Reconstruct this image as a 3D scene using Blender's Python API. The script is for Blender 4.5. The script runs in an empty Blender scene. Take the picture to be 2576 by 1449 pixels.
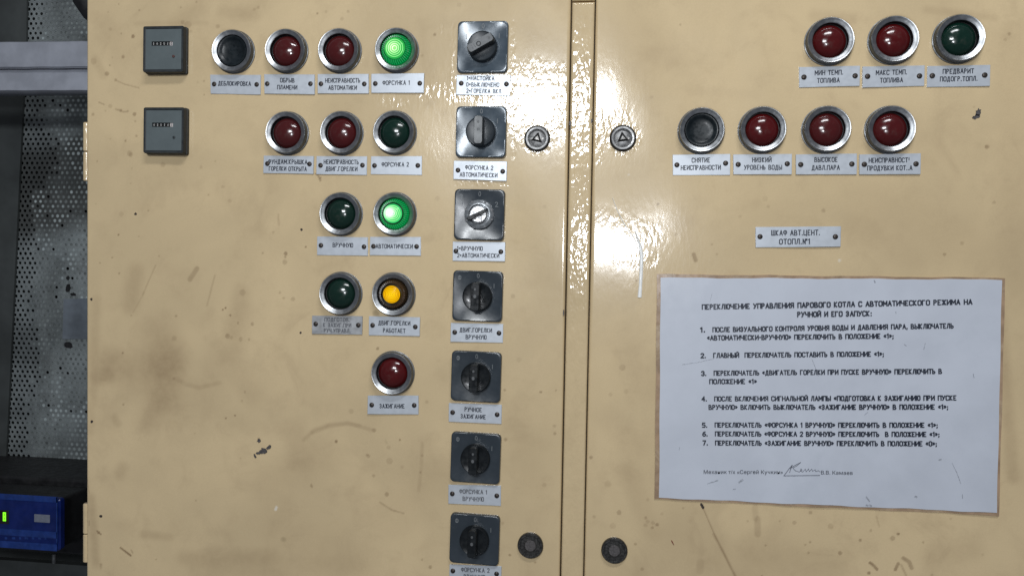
import bpy, math, random
import numpy as np
from mathutils import Vector, Matrix
random.seed(7); rng = np.random.default_rng(7)
S = bpy.context.scene
COL = S.collection

# ------------------------------------------------------------------ camera (cabinet face is the plane y = 0, x right, z up)
F, CX, CY = 1860.0, 1288.0, 724.5          # focal length and centre for measurements taken on a 2576 x 1449 view
DIST = 0.704
def rot(y, p, r):
    base = Matrix(((1, 0, 0), (0, 0, -1), (0, 1, 0)))
    return Matrix.Rotation(y, 3, 'Z') @ Matrix.Rotation(p, 3, 'X') @ base @ Matrix.Rotation(r, 3, 'Z')
CR = rot(math.radians(6.825), math.radians(-1.697), math.radians(0.993))
CP = -(CR @ Vector((0, 0, -1))) * DIST
def at(x, y, Y=0.0):
    """measured point of the photograph -> the place where that line of sight meets depth Y"""
    r = CR @ Vector(((x - CX) / F, -(y - CY) / F, -1))
    return CP + r * ((Y - CP.y) / r.y)
cd = bpy.data.cameras.new('camera'); cam = bpy.data.objects.new('camera', cd); COL.objects.link(cam)
cam.matrix_world = Matrix.Translation(CP) @ CR.to_4x4()
cd.sensor_width = 36; cd.lens = F / 2576 * 36; cd.clip_start = 0.01; cd.clip_end = 60
S.camera = cam
S.cycles.caustics_reflective = False; S.cycles.caustics_refractive = False
# ------------------------------------------------------------------ light
W = bpy.data.worlds.new('World'); S.world = W; W.use_nodes = True
W.node_tree.nodes['Background'].inputs[0].default_value = (0.80, 0.86, 1.0, 1)
W.node_tree.nodes['Background'].inputs[1].default_value = 0.085
def area(name, loc, target, sx, sy, power, col, shape='RECTANGLE'):
    l = bpy.data.lights.new(name, 'AREA'); l.shape = shape; l.size = sx; l.size_y = sy
    l.energy = power; l.color = col
    o = bpy.data.objects.new(name, l); COL.objects.link(o); o.location = loc
    o.rotation_euler = (Vector(target) - Vector(loc)).to_track_quat('-Z', 'Y').to_euler()
    return o
def mirror(px, py, depth):
    p = at(px, py); d = p - CP; d.y = -d.y
    return p + d * (depth / abs(d.y))
area('ceiling_tube_light', (0.34, -1.05, 1.32), (0.10, 0, 0), 0.70, 0.16, 11.8, (0.96, 0.98, 1.0))
area('near_lamp', mirror(1352, 272, 1.7), at(1352, 272), 0.44, 0.15, 14.0, (0.93, 0.97, 1.0))
area('low_lamp', mirror(1538, 614, 1.7), at(1538, 614), 0.18, 0.09, 5.0, (0.93, 0.96, 1.0))
S.view_settings.view_transform = 'Standard'; S.view_settings.look = 'None'
S.view_settings.exposure = 0.0; S.view_settings.gamma = 1.0

# ------------------------------------------------------------------ helpers
def tag(o, label=None, cat=None, group=None, kind=None):
    if label: o['label'] = label
    if cat: o['category'] = cat
    if group: o['group'] = group
    if kind: o['kind'] = kind
    return o
def thing(name, loc, label, cat, group=None, roll=0.0):
    o = bpy.data.objects.new(name, None); COL.objects.link(o)
    o.location = loc; o.rotation_euler = (0, -roll, 0); o.empty_display_size = 0.01
    return tag(o, label, cat, group)
class MB:
    def __init__(s): s.v = []; s.f = []
    def add(s, v, f):
        n = len(s.v); s.v += [tuple(p) for p in v]; s.f += [tuple(i + n for i in q) for q in f]; return s
    def box(s, x0, x1, y0, y1, z0, z1):
        v = [(x, y, z) for x in (x0, x1) for y in (y0, y1) for z in (z0, z1)]
        return s.add(v, [(0, 1, 3, 2), (4, 6, 7, 5), (0, 4, 5, 1), (2, 3, 7, 6), (0, 2, 6, 4), (1, 5, 7, 3)])
    def layers(s, loops, cap=True, base=False):
        n = len(loops[0]); v = [p for l in loops for p in l]; f = []
        for k in range(len(loops) - 1):
            for i in range(n):
                j = (i + 1) % n
                f.append((k * n + i, k * n + j, (k + 1) * n + j, (k + 1) * n + i))
        if cap: f.append(tuple((len(loops) - 1) * n + i for i in range(n)))
        if base: f.append(tuple(reversed(range(n))))
        return s.add(v, f)
    def lathe(s, prof, n=48, c=(0, 0), cap=True, wob=None):
        loops = []
        for r, h in prof:
            loops.append([(c[0] + (r * (wob(i, n, h) if wob else 1)) * math.cos(2 * math.pi * i / n), -h,
                           c[1] + (r * (wob(i, n, h) if wob else 1)) * math.sin(2 * math.pi * i / n)) for i in range(n)])
        return s.layers(loops, cap)
def mesh(mb, name, angle=35):
    m = bpy.data.meshes.new(name); m.from_pydata(mb.v, [], mb.f); m.validate(); m.update()
    if angle:
        m.polygons.foreach_set('use_smooth', [True] * len(m.polygons)); m.set_sharp_from_angle(angle=math.radians(angle))
    return m
def obj(name, me, mat, parent=None, angle=35, loc=None, roll=None):
    if isinstance(me, MB): me = mesh(me, name, angle)
    if mat and not me.materials: me.materials.append(mat)
    o = bpy.data.objects.new(name, me); COL.objects.link(o)
    if parent: o.parent = parent
    if loc: o.location = loc
    if roll is not None: o.rotation_euler = (0, -roll, 0)
    return o
def rrect(w, h, r, y, n=5, cx=0, cz=0, jit=None):
    pts = []
    for k, (sx, sz) in enumerate(((1, 1), (-1, 1), (-1, -1), (1, -1))):
        for i in range(n + 1):
            a = math.pi / 2 * (k + i / n)
            pts.append((cx + sx * (w / 2 - r) + r * math.cos(a), y, cz + sz * (h / 2 - r) + r * math.sin(a)))
    return pts
# ------------------------------------------------------------------ materials
def mat(name):
    m = bpy.data.materials.new(name); m.use_nodes = True
    nt = m.node_tree; return m, nt, nt.nodes['Principled BSDF']
def N(nt, t, **kw):
    n = nt.nodes.new(t)
    for k, v in kw.items():
        if k.startswith('i_'):
            key = k[2:]; key = int(key) if key.isdigit() else key.replace('_', ' ')
            n.inputs[key].default_value = v
        else: setattr(n, k, v)
    return n
def noise(nt, scale, detail=4, rough=0.55, vec=None, dist=0.0):
    n = N(nt, 'ShaderNodeTexNoise'); n.inputs['Scale'].default_value = scale; n.inputs['Detail'].default_value = detail
    n.inputs['Roughness'].default_value = rough; n.inputs['Distortion'].default_value = dist
    if vec: nt.links.new(vec, n.inputs['Vector'])
    return n.outputs['Fac']
def ramp(nt, fac, lo, hi, a=0.0, b=1.0):
    n = N(nt, 'ShaderNodeMapRange', interpolation_type='SMOOTHSTEP'); n.inputs[1].default_value = lo; n.inputs[2].default_value = hi
    n.inputs[3].default_value = a; n.inputs[4].default_value = b; nt.links.new(fac, n.inputs[0]); return n.outputs[0]
def math_(nt, op, a, b=None):
    n = N(nt, 'ShaderNodeMath', operation=op)
    for i, q in enumerate((a, b)):
        if q is None: continue
        if isinstance(q, (int, float)): n.inputs[i].default_value = q
        else: nt.links.new(q, n.inputs[i])
    return n.outputs[0]
def mix(nt, fac, a, b):
    n = N(nt, 'ShaderNodeMix', data_type='RGBA')
    for sock, q in ((n.inputs[0], fac), (n.inputs[6], a), (n.inputs[7], b)):
        if isinstance(q, (int, float)): sock.default_value = q
        elif isinstance(q, tuple): sock.default_value = (*q, 1) if len(q) == 3 else q
        else: nt.links.new(q, sock)
    return n.outputs[2]
def bump(nt, h, strength, dist, prev=None):
    n = N(nt, 'ShaderNodeBump'); n.inputs['Strength'].default_value = strength; n.inputs['Distance'].default_value = dist
    nt.links.new(h, n.inputs['Height'])
    if prev: nt.links.new(prev, n.inputs['Normal'])
    return n.outputs[0]
def coords(nt, scale=None, which='Object'):
    tc = N(nt, 'ShaderNodeTexCoord'); v = tc.outputs[which]
    if scale:
        mp = N(nt, 'ShaderNodeMapping'); mp.inputs['Scale'].default_value = scale; nt.links.new(v, mp.inputs[0]); v = mp.outputs[0]
    return v
def simple(name, col, rough=0.5, metal=0.0, var=0.15, nscale=60, bumpd=0.0, bscale=400, spec=0.5, roughvar=0.12, dirt=None, coat=0.0):
    m, nt, b = mat(name); v = coords(nt)
    dark = tuple(c * (1 - var) for c in col); lite = tuple(min(1, c * (1 + var * 0.6)) for c in col)
    c = mix(nt, ramp(nt, noise(nt, nscale, 6, 0.6, v), 0.3, 0.7), dark, lite)
    if dirt:
        c = mix(nt, ramp(nt, noise(nt, nscale * 0.6, 8, 0.7, v, 0.6), 0.5, 0.75, 0, 0.75), c, dirt)
    nt.links.new(c, b.inputs['Base Color'])
    nt.links.new(ramp(nt, noise(nt, nscale * 2.1, 5, 0.6, v), 0.3, 0.7, max(0.02, rough - roughvar), rough + roughvar), b.inputs['Roughness'])
    b.inputs['Metallic'].default_value = metal; b.inputs['Specular IOR Level'].default_value = spec
    b.inputs['Coat Weight'].default_value = coat
    if bumpd: nt.links.new(bump(nt, noise(nt, bscale, 3, 0.5, v), 0.6, bumpd), b.inputs['Normal'])
    return m
def paint(name, pebble, col=(0.612, 0.476, 0.284), use_attr=True):
    m, nt, b = mat(name); v = coords(nt, which='Object')
    big = noise(nt, 5.5, 4, 0.6, v, 0.5); mid = noise(nt, 26, 6, 0.65, v, 0.3); fine = noise(nt, 900, 2, 0.5, v)
    c = mix(nt, ramp(nt, big, 0.32, 0.68), tuple(x * 0.90 for x in col), tuple(x * 1.05 for x in col))
    c = mix(nt, ramp(nt, mid, 0.46, 0.78, 0, 0.42), c, (0.44, 0.33, 0.195))
    c = mix(nt, ramp(nt, noise(nt, 14, 7, 0.7, v, 1.2), 0.55, 0.8, 0, 0.40), c, (0.40, 0.295, 0.175))
    c = mix(nt, ramp(nt, fine, 0.3, 0.7, 0, 0.10), c, (0.36, 0.28, 0.18))
    # scattered faint spots
    vo = N(nt, 'ShaderNodeTexVoronoi'); vo.inputs['Scale'].default_value = 21; nt.links.new(v, vo.inputs['Vector'])
    sp = ramp(nt, vo.outputs['Distance'], 0.045, 0.10, 1, 0)
    sel = ramp(nt, noise(nt, 33, 3, 0.6, v), 0.53, 0.60)
    c = mix(nt, math_(nt, 'MULTIPLY', math_(nt, 'MULTIPLY', sp, sel), 0.45), c, (0.24, 0.18, 0.10))
    rg = None
    if use_attr:
        at_ = N(nt, 'ShaderNodeAttribute', attribute_name='wear'); sx = N(nt, 'ShaderNodeSeparateColor'); nt.links.new(at_.outputs['Color'], sx.inputs[0])
        nz = ramp(nt, noise(nt, 120, 6, 0.65, v), 0.25, 0.75, 0.75, 1.15)
        c = mix(nt, math_(nt, 'MULTIPLY', math_(nt, 'MINIMUM', sx.outputs[0], 0.9), nz), c, (0.26, 0.175, 0.095))
        c = mix(nt, ramp(nt, math_(nt, 'MULTIPLY', sx.outputs[1], nz), 0.35, 0.62), c, (0.045, 0.035, 0.03))
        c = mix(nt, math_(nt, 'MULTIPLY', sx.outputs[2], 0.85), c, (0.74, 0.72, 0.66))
        rg = math_(nt, 'MULTIPLY', math_(nt, 'ADD', sx.outputs[0], sx.outputs[1]), 0.3)
    nt.links.new(c, b.inputs['Base Color'])
    r = ramp(nt, noise(nt, 9, 6, 0.7, v, 0.4), 0.35, 0.7, 0.20, 0.36)
    if rg: r = math_(nt, 'ADD', r, rg)
    nt.links.new(r, b.inputs['Roughness'])
    b.inputs['Specular IOR Level'].default_value = 0.14
    b.inputs['Coat IOR'].default_value = 1.6; b.inputs['Coat Weight'].default_value = 0.9; b.inputs['Coat Roughness'].default_value = 0.10 if use_attr else 0.075
    n1 = bump(nt, noise(nt, 12, 2, 0.4, coords(nt, (1, 1, 0.55))), 1.0, 0.00055)
    hs_, dist_ = (230, 0.00075) if use_attr else (270, 0.00042)
    pb = math_(nt, 'MULTIPLY', math_(nt, 'SUBTRACT', noise(nt, hs_, 2 if use_attr else 1, 0.5, coords(nt, (1, 1, 0.5))), 0.5), math_(nt, 'ADD', math_(nt, 'MULTIPLY', at_.outputs['Alpha'], 0.85), ramp(nt, noise(nt, 9, 3, 0.6, v), 0.45, 0.70, 0.05, 0.14)) if use_attr else 1.0)
    n2 = bump(nt, pb, pebble, dist_, n1)
    nt.links.new(n2, b.inputs['Coat Normal']); nt.links.new(n2, b.inputs['Normal'])
    if not use_attr: b.inputs['Specular IOR Level'].default_value = 0.05
    nt.links.new(n2, b.inputs['Normal'])
    return m
M = {}
M['paint'] = paint('cream_enamel', 1.0)
M['strip'] = paint('cream_enamel_orange_peel', 1.0, use_attr=False)
M['steel'] = simple('brushed_steel', (0.58, 0.60, 0.62), 0.36, 1.0, 0.10, 130, roughvar=0.05)
M['steel_dark'] = simple('dull_steel_rim', (0.13, 0.135, 0.14), 0.48, 0.8, 0.25, 150)
M['recess'] = simple('black_recess', (0.012, 0.013, 0.015), 0.45, 0, 0.3)
M['black'] = simple('black_plastic', (0.010, 0.012, 0.014), 0.28, 0, 0.3, 90, spec=0.35, dirt=(0.022, 0.024, 0.025))
M['black_worn'] = simple('handled_black_plastic', (0.016, 0.022, 0.028), 0.34, 0, 0.15, 30, roughvar=0.05)
M['button'] = simple('black_rubber_button', (0.009, 0.013, 0.016), 0.34, 0, 0.3, 120, spec=0.3, dirt=(0.018, 0.024, 0.026))
M['slate'] = simple('slate_grey_plastic', (0.034, 0.043, 0.053), 0.24, 0, 0.12, 40, 0.00003, 240, roughvar=0.05, dirt=(0.044, 0.051, 0.058))
M['slate_sheen'] = simple('sheen_lightened_slate_plastic', (0.062, 0.083, 0.105), 0.20, 0.1, 0.16, 40, 0.00004, 130, roughvar=0.05, dirt=(0.075, 0.09, 0.105))  # slate plastic with the sheen of the top two plates put into its colour
M['counter'] = simple('grey_green_counter_face', (0.105, 0.126, 0.132), 0.19, 0, 0.08, 60, 0.00002, 200, roughvar=0.04, dirt=(0.12, 0.137, 0.14))
M['counter_body'] = simple('dark_counter_body', (0.016, 0.020, 0.023), 0.50, 0, 0.25, 100)
M['white_mark'] = simple('worn_white_marking', (0.17, 0.185, 0.195), 0.5, 0, 0.4, 800)
M['dot'] = simple('worn_grey_dot', (0.085, 0.09, 0.095), 0.5, 0, 0.4, 800)
M['white_digit'] = simple('white_digit', (0.62, 0.62, 0.60), 0.5, 0, 0.2, 800)
M['pale_wheel'] = simple('pale_wheel', (0.50, 0.46, 0.45), 0.5, 0, 0.2, 500)
M['alu'] = simple('engraved_aluminium', (0.50, 0.535, 0.585), 0.36, 0.22, 0.05, 70, roughvar=0.04, dirt=(0.45, 0.48, 0.52))
M['alu_dull'] = simple('dull_aluminium', (0.36, 0.37, 0.385), 0.45, 0.3, 0.16, 95, 0.00004, 600, dirt=(0.24, 0.24, 0.24))
M['ink'] = simple('black_engraving', (0.016, 0.022, 0.040), 0.5, 0, 0.5, 900)
M['ink_worn'] = simple('worn_engraving', (0.11, 0.115, 0.13), 0.5, 0, 0.5, 900)
M['screw'] = simple('rusty_screw', (0.060, 0.048, 0.042), 0.42, 0.6, 0.45, 500, 0.0001, 900)
M['slot'] = simple('screw_slot', (0.015, 0.013, 0.012), 0.6, 0, 0.3)
M['screw_bright'] = simple('bright_slot_edge', (0.40, 0.38, 0.36), 0.4, 0.6, 0.3)
M['lock'] = simple('blackened_steel_lock', (0.085, 0.083, 0.080), 0.34, 0.75, 0.35, 300, 0.0001, 700, dirt=(0.05, 0.045, 0.04))
M['lock_grey'] = simple('grey_steel_lock_ring', (0.22, 0.22, 0.22), 0.40, 0.85, 0.35, 300)
M['silver'] = simple('worn_silver', (0.66, 0.66, 0.67), 0.26, 0.85, 0.2, 300)
M['collar'] = simple('grey_switch_collar', (0.20, 0.215, 0.23), 0.30, 0.3, 0.25, 300)
M['seam'] = simple('dark_joint', (0.030, 0.022, 0.014), 0.7, 0, 0.3)
M['inside'] = simple('cabinet_frame_brown', (0.19, 0.14, 0.08), 0.6, 0, 0.3)
M['chip'] = simple('bare_dark_chip', (0.085, 0.078, 0.078), 0.55, 0.2, 0.4, 700)
M['drip'] = simple('white_paint_drip', (0.78, 0.78, 0.76), 0.25, 0, 0.08, 300)
M['paper'] = simple('office_paper', (0.50, 0.53, 0.60), 0.5, 0, 0.05, 16, 0.0003, 22, dirt=(0.45, 0.485, 0.55))
M['paper'].node_tree.nodes['Principled BSDF'].inputs['Coat Weight'].default_value = 0.55
M['paper'].node_tree.nodes['Principled BSDF'].inputs['Coat Roughness'].default_value = 0.12
M['pouch'] = simple('browned_plastic_film', (0.34, 0.235, 0.155), 0.25, 0, 0.25, 60, 0.0001, 90, dirt=(0.50, 0.40, 0.27))
M['pencil'] = simple('pen_stroke', (0.13, 0.14, 0.18), 0.6, 0, 0.4, 900)
M['smear'] = simple('grey_smear', (0.36, 0.38, 0.43), 0.6, 0, 0.5, 500)

def glass(name, col, rough=0.16):
    m, nt, b = mat(name); v = coords(nt)
    c = mix(nt, ramp(nt, noise(nt, 130, 5, 0.6, v), 0.35, 0.7), tuple(x * 0.8 for x in col), col)
    oi = N(nt, 'ShaderNodeObjectInfo'); c = mix(nt, math_(nt, 'MULTIPLY', oi.outputs['Random'], 0.75), c, tuple(x * 0.55 + 0.009 for x in col))
    c = mix(nt, ramp(nt, noise(nt, 60, 6, 0.7, v, 0.5), 0.5, 0.8, 0, 0.35), c, (0.10, 0.085, 0.075))
    nt.links.new(c, b.inputs['Base Color'])
    nt.links.new(ramp(nt, noise(nt, 300, 5, 0.6, v), 0.3, 0.7, rough - 0.06, rough + 0.07), b.inputs['Roughness'])
    b.inputs['Subsurface Weight'].default_value = 0.0
    b.inputs['Coat Weight'].default_value = 0.15; b.inputs['Coat Roughness'].default_value = 0.05
    nt.links.new(bump(nt, noise(nt, 160, 2, 0.5, v), 0.4, 0.0001), b.inputs['Normal'])
    return m
M['red'] = glass('red_lens', (0.085, 0.0055, 0.0065))
M['green'] = glass('green_lens', (0.003, 0.024, 0.016))
def lit(name, hot, cool, s_hot, s_cool, centre, radius):
    """glowing plastic: the bulb's glow is strongest round the filament behind the lens"""
    m, nt, b = mat(name); v = coords(nt)
    sub = N(nt, 'ShaderNodeVectorMath', operation='SUBTRACT'); nt.links.new(v, sub.inputs[0]); sub.inputs[1].default_value = centre
    ln = N(nt, 'ShaderNodeVectorMath', operation='LENGTH'); nt.links.new(sub.outputs[0], ln.inputs[0])
    k = ramp(nt, ln.outputs['Value'], 0.0, radius, 1, 0)
    nt.links.new(mix(nt, k, cool, hot), b.inputs['Emission Color'])
    nt.links.new(math_(nt, 'ADD', math_(nt, 'MULTIPLY', k, s_hot - s_cool), s_cool), b.inputs['Emission Strength'])
    b.inputs['Base Color'].default_value = (*[x * 0.12 for x in cool], 1); b.inputs['Roughness'].default_value = 0.15
    return m
M['lit_green'] = lit('lit_green_disc', (0.38, 0.95, 0.26), (0.03, 0.56, 0.09), 1.0, 0.7, (-0.0015, -0.0102, 0.001), 0.0095)
M['lit_green_ridge'] = lit('lit_green_ridge', (0.80, 1.0, 0.66), (0.30, 0.95, 0.30), 1.6, 1.0, (-0.0015, -0.0102, 0.001), 0.0095)
M['lit_green_hot'] = lit('hot_green_disc', (0.80, 1.0, 0.78), (0.05, 0.68, 0.18), 2.4, 0.8, (-0.0038, -0.0102, 0.0008), 0.0085)
M['lit_green_wall'] = lit('lit_green_wall', (0.01, 0.30, 0.06), (0.0, 0.14, 0.03), 1.1, 0.9, (0, 0, 0), 0.016)
M['lit_green_rib'] = lit('lit_green_rib', (0.08, 0.85, 0.26), (0.01, 0.40, 0.10), 1.0, 1.0, (0, 0, 0), 0.016)
M['lit_amber'] = lit('lit_amber_disc', (1.0, 0.68, 0.01), (1.0, 0.52, 0.0), 1.15, 0.95, (0, -0.0102, 0), 0.009)
M['lit_amber_ridge'] = lit('dark_amber_groove', (0.75, 0.30, 0.0), (0.45, 0.16, 0.0), 0.5, 0.35, (0, -0.0102, 0), 0.009)
M['amber_wall'] = glass('dark_amber_wall', (0.055, 0.030, 0.010), 0.25)
M['amber_rib'] = lit('amber_rib_glint', (0.55, 0.28, 0.04), (0.30, 0.13, 0.02), 0.35, 0.15, (0, 0, 0), 0.014)

# ------------------------------------------------------------------ the cabinet
cab = thing('control_cabinet', at(1440, 1449), 'cream enamelled steel control cabinet with two doors, chipped and grimy', 'control cabinet')
CO = Vector(cab.location)
def L(p): return Vector(p) - CO
ZT, ZB = at(1288, -260).z, at(1288, 1720).z
XL = at(217, 724).x; XS0 = at(1430, 500).x - 0.0015
XS0 = (at(1440, 5).x + at(1411.4, 1449).x) / 2; XS1 = (at(1496.6, 5).x + at(1466.5, 1449).x) / 2
XR = at(2760, 700).x
GAP = 0.0013
def K(X, Y): return ((300 + X / 1.047) / 1.438, (700 + Y / 1.047) / 1.438)      # readings from an enlarged crop
def K1(X, Y): return (X / 2.977, Y / 2.977)
def K4(X, Y): return ((2350 + X / 1.901) / 1.438, (1400 + Y / 1.901) / 1.438)
def K5(X, Y): return ((1100 + X / 1.639) / 1.438, (1200 + Y / 1.639) / 1.438)
def K7(X, Y): return ((1800 + X / 1.61) / 1.438, Y / 1.61 / 1.438)
def K8(X, Y): return ((1800 + X / 1.224) / 1.438, (900 + Y / 1.224) / 1.438)
def K6(X, Y): return (X / 3.568, (1500 + Y / 2.481) / 1.438)
# strokes: points, half width px, soft px, strength, channel (0 grime, 1 bare chip, 2 pale)
ST = []
def spot(p, r, s=0.6, ch=0, soft=None, q=None):
    ST.append(([p] if q is None else [p, q], r, soft if soft is not None else max(1.2, r * 0.5), s, ch))
def line(pts, w, s=0.5, ch=0, soft=1.5): ST.append((pts, w, soft, s, ch))
# broad grimy patches
for p, q, r, s in (((400, 850), (430, 1000), 60, .20), ((240, 900), (330, 960), 50, .16), ((560, 880), (520, 1010), 40, .10), ((620, 780), (600, 860), 26, .14), ((560, 60), (500, 150), 50, .10), ((240, 20), (300, 120), 40, .10), ((1080, 1180), (980, 1300), 60, .09), ((700, 1330), (900, 1400), 60, .11), ((1700, 1350), (1900, 1440), 60, .11), ((1560, 700), (1600, 820), 40, .07), ((2200, 520), (2500, 640), 60, .08), ((2540, 100), (2560, 700), 40, .13), (K(200, 300), K(180, 420), 26, .26), (K(120, 640), K(330, 660), 42, .25), (K(300, 750), K(320, 600), 50, .27), (K(90, 690), K(60, 700), 22, .30),
                   (K(150, 1040), K(140, 1060), 18, .22), (K(250, 860), K(280, 800), 34, .22), (K(120, 850), K(130, 870), 12, .22), (K(600, 380), K(560, 520), 24, .22), (K(700, 1100), K(900, 1000), 50, .12),
                   (K(560, 620), K(640, 760), 34, .14), (K(330, 1300), K(230, 1290), 12, .22), (K(380, 1380), K(720, 1370), 22, .22), (K(830, 1000), K(800, 900), 36, .16),
                   ((450, 60), (500, 20), 26, .22), ((560, 30), (640, 40), 16, .16), ((240, 150), (260, 190), 12, .18), ((340, 60), (520, 60), 7, .14), ((640, 160), (660, 110), 10, .12),
                   (K(50, 400), K(30, 900), 14, .16), (K(30, 1150), K(50, 1400), 14, .30), ((1580, 1180), (1640, 1330), 26, .16), ((2350, 1400), (2440, 1380), 30, .18),
                   ((1900, 1380), (2100, 1430), 40, .14), ((2140, 560), (2300, 660), 30, .10), ((1560, 860), (1640, 980), 40, .10), ((1530, 1050), (1600, 1120), 34, .12),
                   ((1300, 1060), (1330, 1200), 40, .10), ((1500, 60), (1700, 140), 50, .07), ((1330, 60), (1420, 140), 30, .07), ((2510, 760), (2550, 1200), 16, .26),
                   ((500, 1430), (900, 1420), 30, .14), ((2050, 40), (2140, 50), 16, .18), ((1730, 230), (1900, 240), 14, .08), ((2330, 25), (2500, 45), 10, .18), ((1060, 60), (1080, 260), 14, .10)):
    ST.append(([p, q], r * 0.1, r * 1.5, s * 1.05, 0))
# arcs and long rubs
line([K(350, 700), K(390, 722), K(440, 735), K(520, 716)], 2.0, .22, 0, 7)
line([K(870, 905), K(930, 882), K(1000, 872), K(1047, 880)], 2, .26, 0, 6)
line([K5(0, 640), K5(60, 580), K5(150, 550), K5(260, 540), K5(340, 565), K5(410, 585)], 2, .24, 0, 6)
line([K5(450, 1010), K5(520, 1055), K5(590, 1075)], 1.2, .45, 0, 2)
line([K5(700, 660), K5(695, 800), K5(680, 940)], 2.5, .20, 0, 4)
line([K(225, 385), K(275, 272)], 1.0, .34, 0, 2); line([K(190, 450), K(232, 375)], 1, .2, 0, 2)
line([K(470, 425), K(500, 310)], 1.2, .32, 0, 2.4); line([K(405, 325), K(432, 285)], 4, .45, 0, 5)
line([K(740, 80), K(742, 120)], 2, .3); line([K(865, 1100), K(868, 1112)], 1.2, .5)
line([K6(1085, 1190), K6(1175, 1258)], 2.0, .9, 0, 1.4); line([K6(870, 1040), K6(905, 1070)], 1.6, .85, 0, 1.4)
line([K6(1180, 1210), K6(1195, 1235)], 1.2, .5); line([K6(800, 950), K6(800, 990)], 1, .6); line([K6(800, 700), K6(780, 560)], .8, .4)
line([K1(740, 768), K1(780, 785)], .9, .6); line([K1(870, 605), K1(930, 632), K1(1040, 660)], .9, .45); line([K1(868, 820), K1(930, 840), K1(960, 835)], 1.6, .5)
# specks: x, y, radius
for X, Y, r, s, ch in ((200, 78, 3, 1, 1), (828, 137, 3, 1, 1), (768, 228, 4.5, .8, 0), (766, 240, 2.5, .6, 0), (764, 260, 6, .35, 0), (32, 401, 3.2, 1, 1), (33, 863, 3.6, .95, 1), (68, 1221, 4, 1, 1),
                       (135, 157, 2, .8, 0), (212, 163, 1.5, .6, 0), (137, 302, 2, .6, 0), (145, 78, 6, .2, 0), (111, 243, 1.7, .7, 0), (65, 263, 1.4, .7, 0), (288, 237, 1.5, .5, 0),
                       (720, 147, 3, .35, 0), (680, 226, 2, .6, 0), (845, 203, 2.2, .8, 0), (555, 28, 5, .25, 0), (352, 464, 3, .5, 0), (183, 462, 1.6, .5, 0), (530, 440, 2.4, .8, 0), (541, 434, 2, .9, 0),
                       (559, 461, 2, .9, 0), (588, 490, 2.6, .6, 0), (642, 494, 4, .5, 0), (549, 540, 6, .5, 0), (563, 545, 4, .4, 0), (598, 552, 5, .35, 0), (630, 553, 2.4, .5, 0), (604, 375, 8, .3, 0),
                       (745, 376, 3, .4, 0), (760, 396, 2.6, .4, 0), (795, 400, 5, .35, 0), (824, 527, 2.6, 1, 1), (345, 549, 6, .3, 0), (151, 604, 2, .7, 0), (152, 799, 2.6, .5, 0), (614, 751, 2.5, .5, 0),
                       (577, 840, 2, .9, 0), (542, 851, 2, .9, 0), (603, 785, 3, .3, 0), (425, 907, 1.5, .4, 0), (666, 931, 4, .7, 0), (597, 1001, 1.6, .5, 0), (428, 1162, 2, .5, 0), (60, 1283, 3.4, .8, 0),
                       (959, 937, 3, .7, 0), (1015, 825, 6, .25, 0), (345, 700, 3, .4, 0), (68, 1405, 4, .5, 0), (278, 1384, 1.6, .5, 0), (50, 40, 1.5, .4, 0), (248, 66, 1.8, .5, 0), (475, 5, 2, .4, 0)):
    spot(K(X, Y), r, s, ch, soft=1.3)
for X, Y, r, s in ((993, 275, 4.4, .8), (905, 253, 1.4, .7), (825, 222, 4, .25), (920, 427, 4, .55), (840, 432, 2, .3), (822, 492, 1.6, .6), (800, 555, 5.5, .55), (865, 600, 3, .5), (700, 460, 8, .3),
                   (826, 797, 5, .3), (905, 830, 4, .45), (1008, 857, 4.5, .7), (697, 858, 4, .45), (1014, 909, 2, .5), (1023, 1020, 2.6, .5), (942, 1056, 2.2, .7), (972, 1150, 7, .35), (728, 1210, 1.6, .7),
                   (990, 1262, 1.5, .6), (1503, 1252, 4, .3), (1610, 1210, 2, .3), (1632, 202, 5, .4), (1474, 20, 2, .5), (1355, 60, 2, .5), (1042, 78, 2.4, .5), (886, 32, 1.4, .5), (808, 92, 1.1, .5), (1528, 610, 2.2, .5),
                   (1480, 620, 2, .3), (790, 832, 1.5, .4), (957, 834, 2, .4), (828, 1042, 1.2, .5), (980, 1375, 1.4, .5), (1530, 712, 1.4, .5), (1410, 190, 9, .3), (1370, 170, 5, .35), (1430, 240, 4, .3)):
    spot(K1(X, Y), r, s, 0, soft=1.3)
for X, Y, r, s in ((437, 100, 3.4, .7), (567, 640, 2, .9), (190, 651, 3, .7), (380, 737, 4, .45), (372, 730, 3, .45), (505, 766, 8, .3), (580, 802, 4, .3), (412, 853, 3.4, .45), (489, 963, 5, .5), (42, 912, 3, .5),
                   (690, 833, 2.6, .5), (700, 733, 2.6, .5), (748, 1393, 4, .55), (413, 583, 5, .4), (500, 685, 5, .25), (728, 415, 4, .35), (1190, 345, 2.6, .5), (1217, 1320, 2, .5), (1177, 1132, 3, .3), (700, 1348, 2.4, .4), (1195, 640, 3, .3)):
    spot(K5(X, Y), r, s, 0, soft=1.4)
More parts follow.
